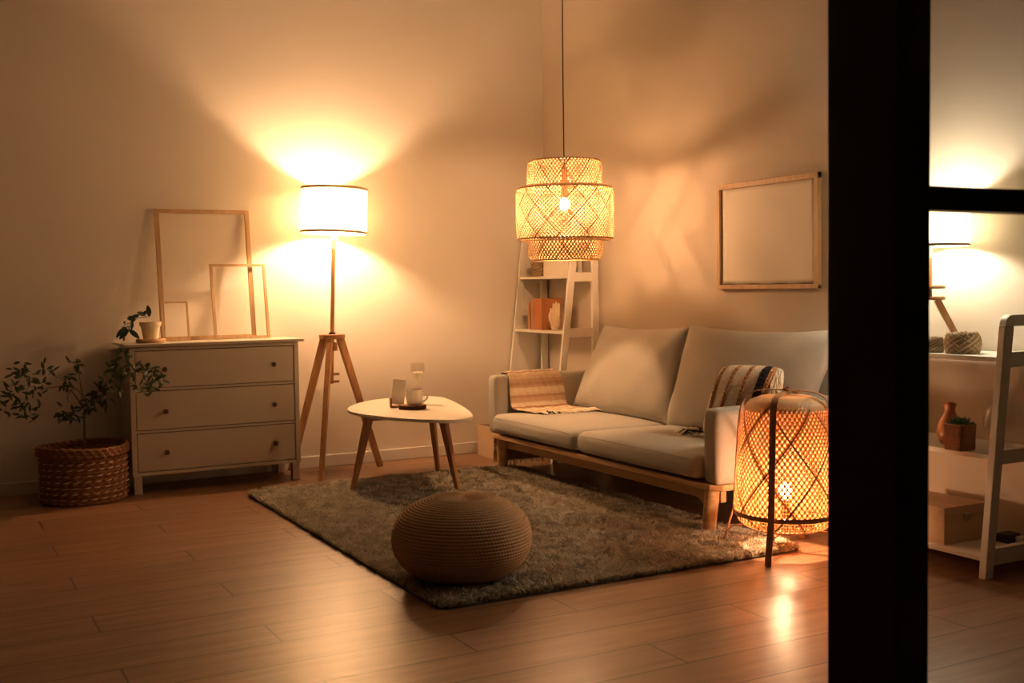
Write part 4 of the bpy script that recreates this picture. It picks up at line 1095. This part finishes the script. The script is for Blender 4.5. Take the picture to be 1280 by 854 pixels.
# woven planter with succulent
pcn=Vector((-.375,-4.300,.5305)); r=thing('succulent_planter','square dark wicker planter with a small succulent on the middle shelf','plant',pcn)
vs=[];fs=[];n=80;K=40
for k in range(K+1):
    t=k/K
    for i in range(n):
        a=2*PI*i/n; e=.28; ca,sa_=math.cos(a),math.sin(a); rr=.049*(1+.04*t)
        x=rr*math.copysign(abs(ca)**e,ca); y=rr*math.copysign(abs(sa_)**e,sa_); q=1+.035*math.sin(PI*12*t+(PI if int(i/3)%2 else 0))
        vs.append((pcn.x+x*q,pcn.y+y*q,pcn.z+.110*t))
for k in range(K):
    for i in range(n): fs.append((k*n+i,k*n+(i+1)%n,(k+1)*n+(i+1)%n,(k+1)*n+i))
fs.append(tuple(range(n))[::-1])
MB().add(vs,fs).build('woven_box', M['wick3'], r)
MB().b2(pcn.x-.047,pcn.x+.047,pcn.y-.047,pcn.y+.047,pcn.z+.092,pcn.z+.100).build('soil', M['soil'], r)
m=MB()
for i in range(3):
    pts=[(pcn.x+.051*math.copysign(abs(math.cos(a))**.3,math.cos(a)),pcn.y+.051*math.copysign(abs(math.sin(a))**.3,math.sin(a)),pcn.z+.108+.003*i) for a in [2*PI*k/60 for k in range(61)]]
m.tube(pts,.004,6); m.build('rim', M['wick3'], r)
m=MB()
for ringk,(nn,el,L_) in enumerate(((9,.35,.055),(8,.75,.050),(6,1.1,.043),(4,1.4,.038))):
    for k in range(nn):
        a=2*PI*k/nn+ringk*.4; d=Vector((math.cos(a)*math.cos(el),math.sin(a)*math.cos(el),math.sin(el))); b=pcn+Vector((0,0,.100))+Vector((math.cos(a),math.sin(a),0))*.008
        m.tube([b,b+d*L_*.5,b+d*L_*.85+Vector((0,0,.004)),b+d*L_+Vector((0,0,.007))],[.005,.008,.005,.0008],8)
m.build('succulent_leaves', M['succ'], r)
# orange-brown jug
vc=Vector((-.262,-4.150,.5305)); vs=[];fs=[];n=48
prof=[(.0,0),(.040,0),(.058,.03),(.066,.065),(.060,.105),(.042,.14),(.028,.165),(.024,.18),(.028,.20),(.036,.215)]; K=len(prof)
prof=[(a_*.86,b_*.86) for a_,b_ in prof]
for (r_,z_) in prof:
    for i in range(n):
        a=2*PI*i/n; sp=1+(.35 if z_>.165 else 0)*max(0,math.cos(a+2.4))**3*min(1,(z_-.165)/.02 if z_>.165 else 0)
        vs.append((vc.x+r_*sp*math.cos(a),vc.y+r_*sp*math.sin(a),vc.z+z_+(.012*max(0,math.cos(a+2.4))**3 if z_>.18 else 0)))
for k in range(K-1):
    for i in range(n): fs.append((k*n+i,k*n+(i+1)%n,(k+1)*n+(i+1)%n,(k+1)*n+i))
r=thing('ceramic_jug','orange-brown ceramic jug behind the succulent planter','jug',vc)
MB().add(vs,fs).build('jug_body', M['terra'], r, solid=.003, auto=False)
# glass hurricane vase
gc=Vector((-.190,-4.385,.5305)); r=thing('glass_vase','large clear glass balloon vase behind the shelf\'s slanting leg','vase',gc)
MB().lathe([(.0,.004),(.042,.0),(.040,.012),(.036,.03),(.048,.042),(.078,.070),(.092,.105),(.090,.145),(.076,.185),(.066,.200)],56,gc,cap=False).build('glass_bowl', M['vglass'], r)
m=MB(); ring(m,gc,.066,.200,.0018,48); m.build('glass_rim', M['vglass'], r)
# kraft storage box
r=thing('storage_box','kraft cardboard storage box with lid on the bottom shelf','box',(-.28,-4.08,.0955))
x0,x1,y0,y1=-.418,-.135,-4.255,-3.87; z0=.0955
MB().b2(x0+.004,x1-.004,y0+.004,y1-.004,z0,z0+.135).build('box_body', M['kraft'], r, bevel=.002)
MB().b2(x0,x1,y0,y1,z0+.130,z0+.168).build('lid', M['kraft'], r, bevel=.002)
m=MB(); R=Matrix.Rotation(PI/2,3,'X'); m.lathe([(.013,0),(.022,0),(.022,.003),(.013,.003),(.013,0)],24,(-.265,y0+.003,z0+.112),R,cap=False); m.box((-.265,y0+.0025,z0+.128),(.046,.003,.010)); m.build('metal_ring_pull', M['metal'], r)
for q in (y0+.03,y1-.03):
    MB().sphere((x0,q,z0+.15),.004,8,6).build('rivet', M['metal'], r)
# power adapter
ac=Vector((-.12,-4.355,.0955)); r=thing('power_adapter','black power adapter with white plug lying on the bottom shelf','adapter',ac)
weld(soft_box(MB(),(ac.x,ac.y,ac.z+.021),(.095,.070,.042),.010,8).build('adapter_block', M['blackp'], r, auto=False))
weld(soft_box(MB(),(ac.x+.02,ac.y-.055,ac.z+.018),(.045,.036,.030),.007,8).build('white_plug', M['white'], r, auto=False))
MB().tube([(ac.x+.02,ac.y-.072,ac.z+.016),(ac.x+.035,ac.y-.09,ac.z+.008),(-.045,-4.44,ac.z+.004)],.003,6).build('cable', M['cord'], r)

# ------------------------------------------------------------------ camera and world
yaw,pitch,roll,f=0.49554426,0.04900966,0.01415485,1380.32
cy,sy=math.cos(yaw),math.sin(yaw)
fwd=Vector((sy*math.cos(pitch),cy*math.cos(pitch),-math.sin(pitch))); right=Vector((cy,-sy,0)); down=fwd.cross(right)
c_,s_=math.cos(roll),math.sin(roll); R1=right*c_+down*s_; D1=right*-s_+down*c_
cam=bpy.data.cameras.new('camera'); co=bpy.data.objects.new('camera',cam); COL.objects.link(co)
co.matrix_world=Matrix(((R1.x,-D1.x,-fwd.x,-4.445),(R1.y,-D1.y,-fwd.y,-7.652),(R1.z,-D1.z,-fwd.z,1.28),(0,0,0,1)))
cam.sensor_width=36; cam.sensor_fit='HORIZONTAL'; cam.lens=f/1280*36; cam.clip_start=.05
cam.dof.use_dof=True; cam.dof.focus_distance=6.6; cam.dof.aperture_fstop=9
S.camera=co
wd=bpy.data.worlds.new('world'); S.world=wd; wd.use_nodes=True; wd.node_tree.nodes['Background'].inputs[0].default_value=(.02,.015,.01,1); wd.node_tree.nodes['Background'].inputs[1].default_value=.2
S.view_settings.view_transform='Standard'; S.view_settings.look='None'; S.view_settings.gamma=1; S.view_settings.use_curve_mapping=False
S.view_settings.exposure=0.95
